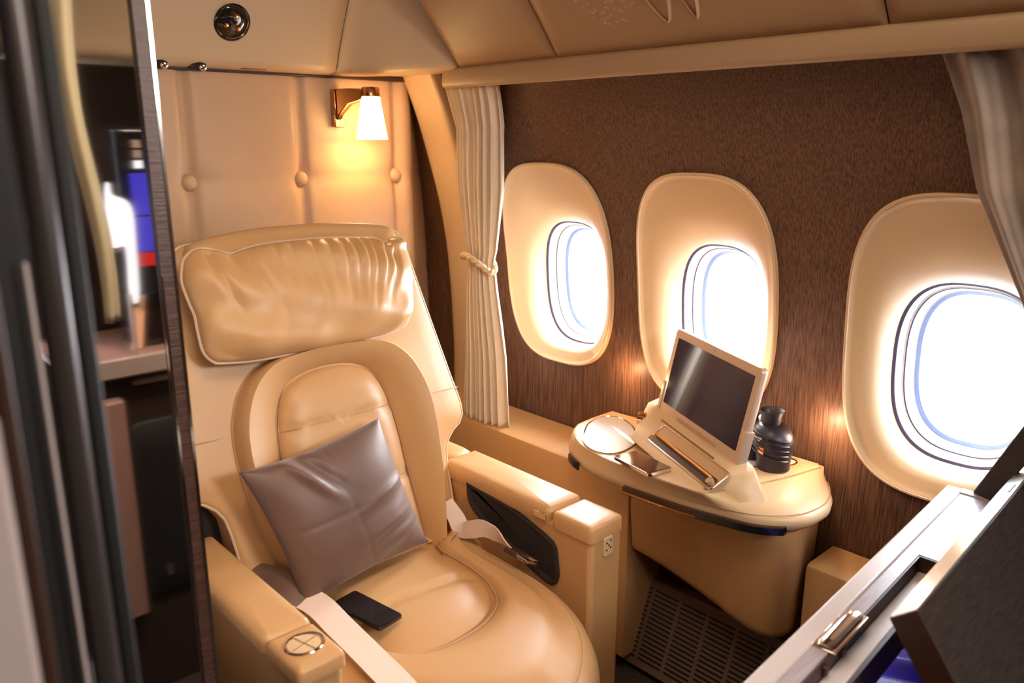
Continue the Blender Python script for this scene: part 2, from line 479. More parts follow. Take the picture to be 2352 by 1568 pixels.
# ------------------------------------------------------------------ wall sconce
sc = thing('wall_sconce', 'small bronze wall lamp with a glowing white shade on the padded bulkhead', 'lamp', (1.33, 2.13, 1.48))
MB().bx(1.268, 1.300, 2.128, 2.148, 1.480, 1.588).build('back_plate', M['bronze'], sc, bevel=.003)
pts = [(1.284, 2.128, 1.586), (1.284, 2.118, 1.588), (1.292, 2.085, 1.588), (1.335, 2.06, 1.588), (1.335, 2.06, 1.560), (1.300, 2.09, 1.545), (1.284, 2.118, 1.515), (1.284, 2.128, 1.500)]
mb = MB()
mb.rings([[V(p) + V((s, s * .4, 0)) for p in pts] for s in (-.011, .011)])
mb.build('arm', M['bronze'], sc, bevel=.003)
MB().lathe([(.0, .0), (.024, .0), (.0265, -.004), (.0285, -.026), (.026, -.027)], (1.345, 2.055, 1.592), (0, 0, 1), 32).build('cap', M['bronze'], sc)
MB().lathe([(.0235, -.012), (.0270, -.027), (.0335, -.07), (.0455, -.146), (.0435, -.146), (.030, -.06), (.020, -.014)], (1.345, 2.055, 1.592), (0, 0, 1), 36, cap=False).build('lamp_shade', M['glow'], sc, label='glowing white shade')

# ------------------------------------------------------------------ curtains
def curtain(yl, yr, zt, zb, folds, amp, x0, tie=None, seedp=0.):
    def f(u, v):
        z = zt + (zb - zt) * v
        l, r = interp(yl, -z), interp(yr, -z)
        y = l + (r - l) * u
        ph = folds * 2 * math.pi * u + seedp + .5 * math.sin(3 * u + 4 * v)
        a = interp(amp, -z)
        x = min(x0, wx(z) - .028) - .010 + a * math.sin(ph) + .35 * a * math.sin(2.3 * ph + 1.7 + 2 * v)
        x -= .018 * math.sin(math.pi * u) * (1 if tie else .3)
        return V((x, y + .25 * a * math.cos(ph), z))
    return f
lc = thing('curtain', 'cream pleated curtain tied back with a rope in the corner beside the first window', 'curtain', (1.64, 1.88, .58), 'window curtains')
yl = [(-1.60, 1.945), (-1.34, 1.945), (-1.15, 1.915), (-1.09, 1.900), (-1.0, 1.910), (-.75, 1.925), (-.57, 1.935)]
yr = [(-1.60, 1.718), (-1.47, 1.758), (-1.30, 1.762), (-1.12, 1.785), (-1.09, 1.795), (-1.0, 1.782), (-.8, 1.745), (-.57, 1.728)]
am = [(-1.60, .011), (-1.50, .015), (-1.3, .017), (-1.1, .009), (-.9, .014), (-.57, .017)]
MB().grid(curtain(yl, yr, 1.594, .583, 8.5, am, 1.592, True), 150, 90).build('curtain_cloth', M['curtain'], lc, angle=180, solid=.002)
mb = MB()
cy, cx_ = 1.848, 1.572
for ph in (0, math.pi):
    path = []
    for k in range(90):
        t = k / 90 * 2 * math.pi
        rr = .0048
        path.append(V((cx_ + (.038 + rr * math.cos(9 * t + ph)) * math.cos(t) * .85, cy + (.064 + rr * math.cos(9 * t + ph)) * math.sin(t), 1.090 + rr * math.sin(9 * t + ph) + .012 * math.cos(2 * t) + .016 * math.sin(t) * 1.1)))
    mb.tube(path, .0062, 7, True)
mb.build('rope_tieback', M['rope'], lc, label='braided cream rope')
hk = MB().lathe([(.0, .03), (.013, .028), (.016, .02), (.012, .008), (.006, 0)], (1.672, 2.002, 1.178), (-.75, -.65, 0)).build('tieback_hook', M['lidedge'])
tag(hk, 'small dark round hook on the cream pillar beside the left curtain', 'hook')
rc = thing('curtain', 'greyish sheer curtain drawn aside over the large window at the right', 'curtain', (1.6, .35, .75), 'window curtains')
yl = [(-1.60, .572), (-1.36, .500), (-1.17, .402), (-1.0, .32), (-.7, .27)]
yr = [(-1.60, .10), (-1.36, .12), (-1.17, .16), (-1.0, .20), (-.7, .15)]
am = [(-1.60, .012), (-1.3, .013), (-1.0, .008), (-.7, .012)]
MB().grid(curtain(yl, yr, 1.598, .760, 5.0, am, 1.585, False, 1.2), 120, 80).build('curtain_cloth', M['sheer'], rc, angle=180, solid=.002)
MB().tube([V((1.60 + .05 * math.cos(t), .26 + .075 * math.sin(t), 1.0)) for t in [k * math.pi / 16 for k in range(32)]], .007, 8, True).build('tieback', M['rope'], rc)

# ------------------------------------------------------------------ the seat
seat = thing('first_class_seat', 'wide cream leather aircraft seat with headrest pillow and two armrests', 'seat', (.915, 1.35, 0))
ang = math.radians(18); sa, ca = math.sin(ang), math.cos(ang)
BO = V((.915, 1.5, .47)); BU = V((1, 0, 0)); BW = V((0, sa, ca)); BN = V((0, -ca, sa))
def B(u, v, w=0): return BO + BU * u + BW * v + BN * w
FR = (BO, BU, BW, BN)
def mirror_outline(r):   # right-hand points from bottom to top
    return r + [(-x, y) for x, y in r[::-1]]
wing = [(.270, -.06), (.285, .06), (.294, .166), (.305, .212), (.335, .243), (.366, .262), (.377, .300), (.363, .386), (.343, .508), (.322, .641), (.306, .745), (.285, .785), (.20, .800)]
wout = [(p.x, p.y) for p in catmull(mirror_outline(wing), 110)]
def back_prof(h, e=.012): return [(0, h - .09), (0, h - e), (e * .3, h - e * .3), (e, h)]
MB().puff(wout, FR, [(.02, -.13), (.004, -.12), (0, -.10), (0, -.012), (.004, -.003), (.012, .0)], .012, 8).build('backrest', M['leather'], seat, angle=60)
# piping round the wings
MB().tube([B(x, y, -.006) for x, y in wout], .0032, 6, True).build('backrest_piping', M['piping'], seat)
# bolster (horseshoe) with inner panel
uo = [(.200, .0), (.232, .138), (.247, .248), (.252, .338), (.240, .410), (.205, .475), (.145, .515), (.05, .526)]
ui = [(.172, -.03), (.168, .065), (.160, .18), (.156, .295), (.144, .385), (.115, .445), (.065, .470), (.02, .477)]
def horse(r, n=70):
    return catmull([(x, y, 0) for x, y in r] + [(-x, y, 0) for x, y in r[::-1]], n, closed=False)
ho, hi = horse(uo), horse(ui)
mb = MB()
prof = [(0, .003), (.02, .034), (.05, .056), (.12, .066), (.34, .058), (.58, .044), (.80, .028), (.94, .014), (1, .006)]
mb.grid(lambda u, v: (lambda i, pr: B(*(ho[i].lerp(hi[i], pr[0])).xy, pr[1]))(min(69, round(u * 69)), prof[round(v * 8)]), 70, 9)
mb.build('back_bolster', M['leather'], seat, angle=60)
MB().tube([B(p.x, p.y, .008) for p in ho], .0032, 6).build('bolster_piping', M['leather_dark'], seat)
# inner back panel: puffed cushion filling the arch of the bolster
hp = [(p.x, p.y) for p in hi]
def pan_h(d): return interp([(0, .004), (.004, .015), (.012, .024), (.03, .034), (.055, .040), (.2, .044)], d)
mb = MB(); rs = []
hc = [V((0, min(p.y, .36) * .9 + .01, 0)) for p in hi]
for t in (0, .02, .05, .09, .14, .20, .28, .37, .47, .58, .69, .80, .90, 1.0):
    r = []
    for p, c in zip(hi, hc):
        q = p.lerp(c, t); d = min((q - V((a, b, 0))).length for a, b in hp)
        h = pan_h(d) - .008 * math.exp(-((q.y - .352 - .01 * q.x) / .0055) ** 2) - .008 * math.exp(-((q.y - .18) / .0055) ** 2)
        r.append(B(q.x, q.y, h))
    rs.append(r)
mb.rings(rs, False, False, closed=False).build('back_panel', M['leather'], seat, angle=180)
for y in (.353, .18):
    xs = [x / 100 for x in range(-15, 16)]
    pts = []
    for x in xs:
        d = min(math.hypot(x - a, y - b) for a, b in hp); pts.append(B(x, y, pan_h(d) - .004))
    MB().tube(pts, .0016, 5).build('panel_stitch', M['leather_dark'], seat)
MB().tube([B(p.x, p.y, .0085) for p in hi], .0022, 6).build('panel_crease', M['seam'], seat, label='dark crease round the back panel')
# stitched seams across bolster and wings
for x0 in (-.372, .252):
    MB().tube([B(x, .362 - .012 * (x / .37), .0035) for x in [x0 + .012 * k for k in range(11)]], .0016, 5).build('back_seam', M['leather_dark'], seat)
# headrest pillow
def pillow_outline():
    pts = [(-.262, .528), (-.286, .548), (-.293, .600), (-.296, .660), (-.303, .700), (-.296, .748), (-.272, .771), (-.225, .770), (-.195, .758), (-.16, .766), (-.10, .772), (.03, .772), (.14, .765), (.185, .760), (.205, .746), (.228, .757), (.256, .760), (.270, .730), (.272, .690), (.262, .630), (.250, .575), (.228, .545), (.180, .526), (.05, .520), (-.117, .521)]
    return [(p.x, p.y) for p in catmull(pts, 120)]
po = pillow_outline()
bot = catmull([(-.270, .531), (-.20, .522), (-.117, .520), (.05, .519), (.15, .523), (.215, .537)], 121, closed=False)
topc = catmull([(-.292, .752), (-.262, .774), (-.222, .769), (-.192, .757), (-.16, .764), (-.10, .772), (.03, .773), (.14, .766), (.182, .760), (.203, .744), (.226, .756), (.262, .757)], 121, closed=False)
lef = catmull([(-.270, .531), (-.290, .555), (-.293, .60), (-.292, .635), (-.298, .665), (-.303, .710), (-.292, .752)], 81, closed=False)
rig = catmull([(.215, .537), (.243, .570), (.256, .625), (.266, .690), (.262, .757)], 81, closed=False)
def coons(i, j):
    u, v = i / 120, j / 80
    return (bot[i] * (1 - v) + topc[i] * v + lef[j] * (1 - u) + rig[j] * u
            - (bot[0] * (1 - u) * (1 - v) + bot[-1] * u * (1 - v) + topc[0] * (1 - u) * v + topc[-1] * u * v))
WR = [(.10, .020, .010, .10), (.20, .030, .011, .16), (.255, .018, .006, .12), (.36, .016, .006, .06), (.43, .022, .007, .04), (.52, .014, .006, .0), (.59, .020, .009, -.03), (.66, .015, .009, -.05),
      (.72, .017, .012, -.08), (.775, .013, .012, -.10), (.82, .016, .013, -.12), (.875, .013, .013, -.14), (.93, .016, .010, -.16)]
def pil_pt(i, j, side):
    u, v = i / 120, j / 80
    p = coons(i, j)
    e = (1 - abs(2 * u - 1) ** 4) * (1 - abs(2 * v - 1) ** 3)
    h = .058 * max(0, e) ** .5
    if side > 0:
        wr = 0
        for k, (u0, wd, am_, sl) in enumerate(WR):
            ln = .52 + .12 * math.sin(k * 2.4)
            uu = u0 + sl * (1 - v)
            wr += am_ * math.exp(-((u - uu) / wd) ** 2) * smooth(ln - .25, 1.0, v)
        wr += .004 * math.sin(9 * u + 14 * v) + .003 * math.sin(26 * u - 5 * v) * smooth(.9, .2, v)
        h -= wr * min(1, max(0, e) * 5)
        h += .010 * math.exp(-((v - .93) / .05) ** 2) * smooth(.75, .9, u)
    return B(p.x, p.y, .055 + h * (1 if side > 0 else -.75))
mb = MB()
for side in (1, -1):
    mb.grid(lambda u, v: pil_pt(round(u * 120), round(v * 80), side), 121, 81)
bmesh.ops.remove_doubles(mb.bm, verts=mb.bm.verts, dist=.0002)
mb.build('headrest_pillow', M['leather'], seat, angle=180)
loop = list(bot) + list(rig[1:]) + list(topc[::-1][1:]) + list(lef[::-1][1:-1])
loop = catmull([(p.x, p.y, 0) for p in loop[::5]], 150)
MB().tube([B(p.x, p.y, .055) for p in loop], .0040, 7, True).build('pillow_piping', M['piping'], seat)
# headrest block behind the pillow and outer shell
top = [(.262, .58), (.272, .70), (.270, .775), (.235, .800), (.12, .815), (0, .818)]
hb = [(p.x, p.y) for p in catmull([(-.235, .545), (-.12, .54), (.12, .54), (.235, .545)] + top + [(-x, y) for x, y in top[:-1][::-1]], 80)]
MB().puff(hb, FR, [(.01, -.08), (0, -.07), (0, .015), (.006, .026), (.02, .032)], .004, 5).build('headrest', M['leather'], seat, angle=60)
sh = [(.30, -.46), (.32, .10), (.36, .25), (.37, .32), (.33, .55), (.30, .70), (.275, .79), (.22, .815), (.1, .832)]
so = [(p.x, p.y) for p in catmull([(x, y) for x, y in sh] + [(-x, y) for x, y in sh[::-1]], 90)]
MB().puff(so, (B(0, 0, -.235), BU, BW, BN), [(.02, -.005), (0, .02), (0, .095), (.006, .104)], 0, 4).build('seat_shell', M['leather_dark'], seat, angle=60)
MB().puff([(x * .98, y + .006) for x, y in so], (B(0, 0, -.275), BU, BW, BN), [(.012, 0), (0, .008), (0, .026), (.006, .034)], 0, 4).build('shell_back', M['lidedge'], seat, angle=60)
# seat cushion
def cush_outline(d=0.):
    r = [(.92, .815 + d), (1.00, .840 + d), (1.085, .905 + d * .8), (1.150, .995 + d * .6), (1.190 - d * .5, 1.10), (1.203 - d, 1.20), (1.205 - d, 1.36), (1.205 - d, 1.53)]
    return [(p.x, p.y) for p in catmull(r + [(.605 + d, 1.53), (.605 + d, 1.36), (.605 + d, 1.20), (.625 + d, 1.08), (.665, .985 + d * .6), (.730, .90 + d * .8), (.82, .835 + d)], 110)]
co = cush_outline()
XY = (V((0, 0, 0)), V((1, 0, 0)), V((0, 1, 0)), V((0, 0, 1)))
def cz(x, y):   # crown of the cushion: falls away to the front
    return .0
rs = []
NC = len(co); cc = V((.905, 1.25, 0))
lev = [(0, .12), (-.004, .20), (-.006, .30), (-.004, .37), (.004, .415), (.018, .445), (.036, .462), (.055, .470), (.075, .473)]
for ins, h in lev:
    r = []
    for i in range(NC):
        a, b = V((*co[i - 1], 0)), V((*co[(i + 1) % NC], 0)); t = (b - a).normalized(); n_ = V((-t.y, t.x, 0))
        q = V((*co[i], 0)) + n_ * ins
        fr = smooth(1.15, .85, q.y)
        if h < .45: q.y += (.45 - h) * .10 * fr
        r.append(V((q.x, q.y, h)))
    rs.append(r)
base = [V((p.x, p.y, 0)) for p in rs[-1]]
ins_o = [(p.x, p.y) for p in catmull([(1.080, 1.53), (1.086, 1.42), (1.088, 1.33), (1.076, 1.245), (1.038, 1.168), (.976, 1.130), (.902, 1.118), (.832, 1.124), (.772, 1.156), (.748, 1.22), (.742, 1.33), (.745, 1.42), (.750, 1.53)], 90)]
ctr = V((.913, 1.33, 0))
def ray_to(poly, d):
    best = None
    n = len(poly)
    for i in range(n):
        a, b = V((*poly[i], 0)) - ctr, V((*poly[(i + 1) % n], 0)) - ctr
        e = b - a; den = d.x * e.y - d.y * e.x
        if abs(den) < 1e-12: continue
        t = (a.x * e.y - a.y * e.x) / den; q = (a.x * d.y - a.y * d.x) / den
        if t > 0 and -1e-6 <= q <= 1 + 1e-6: best = t if best is None else max(best, t)
    return ctr + d * (best or 0)
inner = [ray_to(ins_o, (p - ctr).normalized()) for p in base]
for k in range(1, 13):
    t = k / 12
    r = []
    for p, q in zip(base, inner):
        x = p.lerp(q, t); w_ = (p - q).length
        bul = min(.016, w_ * .16) * (1 - (2 * t - 1) ** 4) - .008 * smooth(.75, 1, t)
        r.append(V((x.x, x.y, .472 + bul)))
    rs.append(r)
rs.append([V((q.x, q.y, .452)).lerp(V((ctr.x, ctr.y, .452)), .02) for q in inner])
MB().rings(rs).build('seat_cushion', M['leather'], seat, angle=180)
mb = MB()
def pan(i, t):
    p = V((*ins_o[i], 0)).lerp(ctr, t)
    h = .455 + .030 * (1 - (1 - t) ** 4) - .016 * smooth(1.33, 1.12, p.y) * (1 - t) 
    h -= .009 * math.exp(-((p.y - 1.30 + .10 * (p.x - .9)) / .012) ** 2) * smooth(0, .15, t)
    return V((p.x, p.y, h))
mb.rings([[pan(i, t) for i in range(90)] for t in (0, .008, .02, .04, .07, .10, .14, .18, .23, .28, .33, .39, .45, .52, .60, .68, .76, .84, .92, .98)])
mb.build('seat_panel', M['leather'], seat, angle=180)
MB().tube([V((x, y, .4655)) for x, y in ins_o], .0020, 5, True).build('panel_seam', M['leather_dark'], seat)
cs_ = []
for i in range(NC):
    a, b = V((*co[i - 1], 0)), V((*co[(i + 1) % NC], 0)); t = (b - a).normalized(); q = V((*co[i], 0)) + V((-t.y, t.x, 0)) * .040
    if q.y < 1.46 and q.x > .70 and not (q.x < .85 and q.y > 1.0): cs_.append((math.atan2(q.y - 1.25, q.x - .9), V((q.x, q.y, .4640))))
cs_ = [p for a, p in sorted(cs_, key=lambda t: t[0])]
MB().tube(cs_, .0018, 5).build('cushion_seam', M['leather_dark'], seat)
# base under the cushion
MB().bx(.64, 1.18, 1.0, 1.62, .0, .14).build('seat_base', M['brownwall'], seat, bevel=.01)
# lower back cushion gap filler
MB().bx(.64, 1.19, 1.50, 1.60, .14, .46).build('seat_pan', M['leather_dark'], seat, bevel=.01)

# right armrest
MB().bx(1.212, 1.318, 1.052, 1.62, .06, .598).build('armrest', M['leather'], seat, bevel=.012, seg=3, label='window-side armrest')
mb = MB()
mb.puff(rrect(1.206, 1.178, 1.322, 1.575, .016), (V((0, 0, .585)), (1, 0, 0), (0, 1, 0), (0, 0, 1)), [(.002, 0), (0, .008), (0, .030), (.004, .038), (.012, .043)], .004, 5)
mb.build('armrest_pad', M['leather'], seat, angle=60, label='padded top of the window-side armrest')
MB().puff(rrect(1.208, 1.050, 1.320, 1.173, .012), (V((0, 0, .585)), (1, 0, 0), (0, 1, 0), (0, 0, 1)), [(0, 0), (0, .030), (.004, .036), (.010, .038)], .001, 4).build('armrest_cap', M['leather'], seat, angle=60)
MB().puff(rrect(1.222, 1.56, 1.325, 1.72, .045), (V((0, 0, .40)), (1, 0, 0), (0, 1, 0), (0, 0, 1)), [(0, 0), (0, .20), (.006, .215), (.02, .226)], .005, 5).build('armrest_rear', M['leather'], seat, angle=60)
MB().bx(1.2020, 1.2065, 1.186, 1.226, .595, .612).build('latch', M['rosechrome'], seat, bevel=.0015, label='small metal latch')
# mesh pocket on the inner face
poc = [(1.475, .590), (1.46, .597), (1.30, .583), (1.185, .556), (1.158, .540), (1.150, .505), (1.150, .455), (1.20, .440), (1.44, .520)]
pp = [(p.x, p.y) for p in catmull(poc, 60)]
MB().puff(pp, (V((1.2095, 0, 0)), (0, 1, 0), (0, 0, 1), (-1, 0, 0)), [(0, -.004), (0, .003), (.006, .005), (.012, .002), (.016, -.001)], .0, 3).build('mesh_pocket', M['mesh'], seat, label='black mesh pocket')
# power socket on armrest front
MB().puff(rrect(1.250, .540, 1.281, .587, .006), (V((0, 1.0515, 0)), (1, 0, 0), (0, 0, 1), (0, -1, 0)), [(0, 0), (0, .0025), (.002, .004)], 0, 2).build('power_socket', M['cream'], seat, label='power socket')
for x, z in ((1.259, .573), (1.272, .577), (1.259, .556), (1.272, .559), (1.266, .566)):
    MB().lathe([(.0, .0046), (.0024, .0046), (.0024, .002)], (x, 1.0515, z), (0, -1, 0), 8).build('socket_hole', M['blackmatte'], seat)
# left armrest
MB().bx(.509, .592, 1.057, 1.66, .08, .605).build('armrest', M['leather'], seat, bevel=.012, seg=3, label='aisle-side armrest')
MB().puff(rrect(.503, 1.168, .597, 1.60, .014), (V((0, 0, .59)), (1, 0, 0), (0, 1, 0), (0, 0, 1)), [(0, 0), (0, .020), (.004, .028), (.012, .032)], .003, 5).build('armrest_pad', M['leather'], seat, angle=60, label='padded top of the aisle-side armrest')
MB().puff(rrect(.505, 1.050, .595, 1.165, .010), (V((0, 0, .59)), (1, 0, 0), (0, 1, 0), (0, 0, 1)), [(0, 0), (0, .020), (.004, .028), (.010, .030)], .0005, 4).build('armrest_cap', M['leather'], seat, angle=60)
ce = V((.550, 1.110, .6205))
ell = [(.032 * math.cos(t), .029 * math.sin(t)) for t in [k * 2 * math.pi / 48 for k in range(48)]]
MB().tube([ce + V((x, y, .0012)) for x, y in ell], .0030, 8, True).build('control_ring', M['rosechrome'], seat, label='polished oval ring')
MB().puff([(x * .9, y * .9) for x, y in ell], (ce, (1, 0, 0), (0, 1, 0), (0, 0, 1)), [(0, -.001), (0, .0012), (.002, .002)], 0, 2).build('control_plate', M['cream'], seat)
MB().box(ce + V((0, 0, .0022)), (.0016, .050, .001), Matrix.Rotation(.25, 3, 'Z')).build('control_split', M['seam'], seat)
MB().box(ce + V((0, 0, .0022)), (.052, .0012, .0008), Matrix.Rotation(.25, 3, 'Z')).build('control_split', M['seam'], seat)
# dark opening where the aisle armrest enters the backrest
opn = [(p.x, p.y) for p in catmull([(.545, .50), (.628, .52), (.640, .60), (.628, .685), (.60, .722), (.55, .73), (.525, .70), (.522, .60)], 50)]
MB().puff(opn, (V((0, 1.612, 0)), (1, 0, 0), (0, 0, 1), (0, -1, 0)), [(0, -.03), (0, .006), (.004, .010), (.008, .006), (.010, -.004)], 0, 2).build('armrest_opening', M['dark'], seat, label='dark opening')

# seat belts
def belt(path, w, th=.0028):
    P = catmull([p[0] for p in path], 48, closed=False)
    D = catmull([p[1] for p in path], 48, closed=False)
    mb = MB()
    rs = []
    for i in range(48):
        t = (P[min(47, i + 1)] - P[max(0, i - 1)]).normalized()
        d = (D[i] - t * D[i].dot(t)).normalized(); n = t.cross(d)
        rs.append([P[i] + d * w / 2 + n * th / 2, P[i] + d * w / 2 - n * th / 2, P[i] - d * w / 2 - n * th / 2, P[i] - d * w / 2 + n * th / 2])
    return mb.rings(rs)
belt([((.655, 1.55, .53), (1, .2, 0)), ((.675, 1.44, .525), (1, .3, .2)), ((.705, 1.36, .515), (1, .5, .1)), ((.710, 1.27, .500), (1, .35, 0)), ((.706, 1.15, .494), (1, .2, 0)), ((.695, 1.03, .494), (1, .1, 0)), ((.680, .93, .478), (1, 0, .1)), ((.672, .88, .44), (1, 0, .1))], .060).build('belt_strap', M['belt'], seat, angle=50, label='pale webbing strap on the aisle side')
belt([((.640, 1.52, .545), (.8, .5, .2)), ((.665, 1.45, .545), (.7, .5, .45)), ((.690, 1.40, .530), (.6, .5, .6)), ((.705, 1.375, .508), (.6, .6, .4))], .06).build('belt_fold', M['velvet'], seat, angle=50)
belt([((1.160, 1.505, .545), (.95, .1, .2)), ((1.165, 1.470, .515), (.9, .1, .3)), ((1.160, 1.440, .496), (.5, .4, .7)), ((1.160, 1.405, .506), (-.2, .45, .85)), ((1.166, 1.365, .522), (-.2, .4, .9)), ((1.176, 1.325, .516), (-.3, .3, .9)), ((1.180, 1.290, .502), (-.55, .2, .8)), ((1.180, 1.262, .496), (-.7, .1, .7))], .044).build('belt_strap', M['belt'], seat, angle=50, label='pale webbing strap on the window side')
bk = MB().box((1.172, 1.250, .500), (.046, .046, .014), Matrix.Rotation(.45, 3, 'Y')).build('belt_buckle', M['lidedge'], seat, bevel=.004)
mb = MB()
mb.tube([V((1.155, 1.230, .507)), V((1.156, 1.196, .504)), V((1.193, 1.192, .489)), V((1.191, 1.228, .491))], .0042, 8)
mb.build('belt_tongue', M['rosechrome'], seat)

# throw pillow
pl = MB()
TL, TR, BR, BL = V((.622, 1.490, .790)), V((.968, 1.500, .822)), V((1.048, 1.430, .503)), V((.692, 1.385, .500))
pn = (TR - BL).cross(TL - BR).normalized()
if pn.y > 0: pn = -pn
def tpil(side):
    def f(u, v):
        a = TL.lerp(TR, u); b = BL.lerp(BR, u); p = b.lerp(a, v)
        cu, cv = u - .5, v - .5
        pin = 1 - .07 * (1 - (2 * cv) ** 2) * (2 * abs(cu)) ** 2
        pin2 = 1 - .07 * (1 - (2 * cu) ** 2) * (2 * abs(cv)) ** 2
        m = (TL + TR + BR + BL) / 4
        du = (TR - TL + BR - BL) / 2; dv = (TL + TR - BL - BR) / 2
        p = p - du * cu * (1 - pin) - dv * cv * (1 - pin2)
        e = (1 - (2 * abs(cu)) ** 2.6) * (1 - (2 * abs(cv)) ** 2.6)
        h = .058 * max(0, e) ** .55
        if side > 0:
            wr = .006 * math.sin(34 * v - 9 * u + 2) * smooth(.40, .8, u) * smooth(.62, .25, v)
            wr += .012 * math.exp(-((v - .16 - .20 * u) / .035) ** 2) * smooth(.35, .8, u) + .008 * math.exp(-((v - .47 - .22 * (u - .5)) / .03) ** 2) * smooth(.45, .8, u)
            wr += .018 * math.exp(-(((u - .30) * 1.0 + (v - .86) * .5) / .045) ** 2) * smooth(.55, .9, v) - .014 * math.exp(-(((u - .40) * 1.0 + (v - .86) * .5) / .05) ** 2) * smooth(.55, .9, v)
            wr -= .0018 * math.exp(-((u - .5) / .012) ** 2)
            wr -= .0018 * math.exp(-((v - .5) / .012) ** 2)
            h += wr * max(0, e) ** .4
        return p + pn * h * side
    return f
pl.grid(tpil(1), 60, 60); pl.grid(tpil(-1), 60, 60)
bmesh.ops.remove_doubles(pl.bm, verts=pl.bm.verts, dist=.0004)
tp = tag(pl.build('throw_pillow', M['velvet'], angle=180), 'square mauve-brown satin cushion leaning on the seat back', 'cushion')

# black phone on the seat
def slab(corners, th, r, name, m, parent=None, **k):
    """thin slab: corners = origin, u vector end, v vector end"""
    O, A, Bv = [V(c) for c in corners]
    U = A - O; W = Bv - O; lu, lw = U.length, W.length; U.normalize(); W = (W - U * W.dot(U)).normalized(); N = U.cross(W)
    if N.z < 0 and abs(N.z) > .2: N = -N
    mb = MB().puff(rrect(0, 0, lu, lw, r), (O, U, W, N), [(.001, 0), (0, .001), (0, th - .001), (.001, th)], 0, 2)
    return mb.build(name, m, parent, **k), (O, U, W, N, lu, lw)
ph = thing('phone', 'black phone lying face up on the seat cushion below the throw cushion', 'phone', (.775, 1.30, .492))
o, fr = slab([(.742, 1.362, .492), (.806, 1.372, .492), (.720, 1.215, .492)], .008, .008, 'phone_body', M['black'], ph)
O, U, W, N, lu, lw = fr
# rotate frame slightly by building along the measured long axis
MB().puff(rrect(.003, .004, lu - .003, lw - .004, .006), (O + N * .008, U, W, N), [(0, 0), (0, .0006)], 0, 2).build('phone_screen', M['black'], ph)

# ------------------------------------------------------------------ side ledge and console
def ledge(y0, y1, x0, zt, zb, name, label, m):
    pr = [(wx(zb) - .004, zb), (x0, zb), (x0, zt - .014), (x0 + .004, zt - .005), (x0 + .014, zt), (wx(zt) - .004, zt)]
    mb = MB().rings([[V((x, y, z)) for x, z in pr] for y in (y0, (y0 + y1) / 2, y1)])
    return tag(mb.build(name, m, bevel=.003), label, 'ledge')
ledge(1.215, 2.13, 1.545, .580, .05, 'side_ledge', 'cream leather wall ledge under the left curtain behind the armrest', M['leather'])
ledge(.30, .748, 1.600, .515, .05, 'side_ledge', 'low cream wall ledge right of the console under the large window', M['leather'])
con = thing('side_console', 'cream console with a curved tray top standing out from the window wall', 'console', (1.6, 1.0, .36))
top_o = [(1.736, 1.370), (1.678, 1.402), (1.632, 1.404), (1.555, 1.391), (1.488, 1.361), (1.452, 1.325), (1.420, 1.275), (1.402, 1.215), (1.392, 1.143), (1.389, 1.050), (1.389, .960), (1.400, .905), (1.470, .878), (1.55, .852), (1.63, .825), (1.70, .804), (1.736, .793)]
bot_o = [(1.736, 1.385), (1.680, 1.412), (1.622, 1.418), (1.540, 1.405), (1.475, 1.370), (1.440, 1.325), (1.418, 1.270), (1.405, 1.200), (1.400, 1.130), (1.404, 1.050), (1.412, .960), (1.428, .880), (1.455, .790), (1.52, .727), (1.60, .713), (1.655, .727), (1.70, .752), (1.725, .772), (1.736, .788)]
def dens(o, n=96):
    # keep the straight wall side: open spline
    return [V((p.x, p.y, 0)) for p in catmull(o, n, closed=False)]
T_, B_ = dens(top_o), dens(bot_o)
mb = MB()
def lay(t, z, d=0):
    r = []
    for a, b in zip(T_, B_):
        p = a.lerp(b, t)
        c = V((1.62, 1.05, 0)); q = p + (p - c).normalized() * d
        dz = -.030 * smooth(.98, 1.16, q.y)
        k = 1 - dz / (1.45 - z)
        q.x = min(q.x * k, wx(z) - .004)
        r.append(V((q.x, min(q.y * k, 1.44), z + dz)))
    return r
def deckz(y): return .702 - .030 * smooth(.98, 1.16, y / 1.03)
rs = [lay(.9, .618, -.06), lay(1, .622, -.03), lay(1, .630, -.012), lay(1, .642, -.002), lay(1, .655, 0), lay(.93, .664, 0), lay(.5, .684, .001), lay(.10, .699, .001), lay(0, .7005, -.004), lay(0, .702, -.012)]
last = rs[-1]
for k in range(1, 7):
    rs.append([p.lerp(V((wx(.70) - .004, max(.80, min(1.43, p.y)), deckz(max(.80, min(1.43, p.y))))), k / 6) for p in last])
for r in rs[len(rs) - 6:]:
    for p in r: p.z = deckz(p.y)
mb.rings(rs, True, False)
mb.build('tray_top', M['cream'], con, angle=60)
# stitched lines on the skirt
for t, z in ((.10, .7005), (.90, .6665)):
    mb = MB(); P = [p + V((0, -.0005, .0012)) for p in lay(t, z, .001)]
    for i in range(54, 94):
        a, b = P[i], P[i + 1]
        for k in range(3):
            p = a.lerp(b, k / 3); q = a.lerp(b, k / 3 + .2)
            mb.tube([p, q], .0011, 5)
    o = mb.build('stitching', M['leather_dark'], con); o['kind'] = 'stuff'
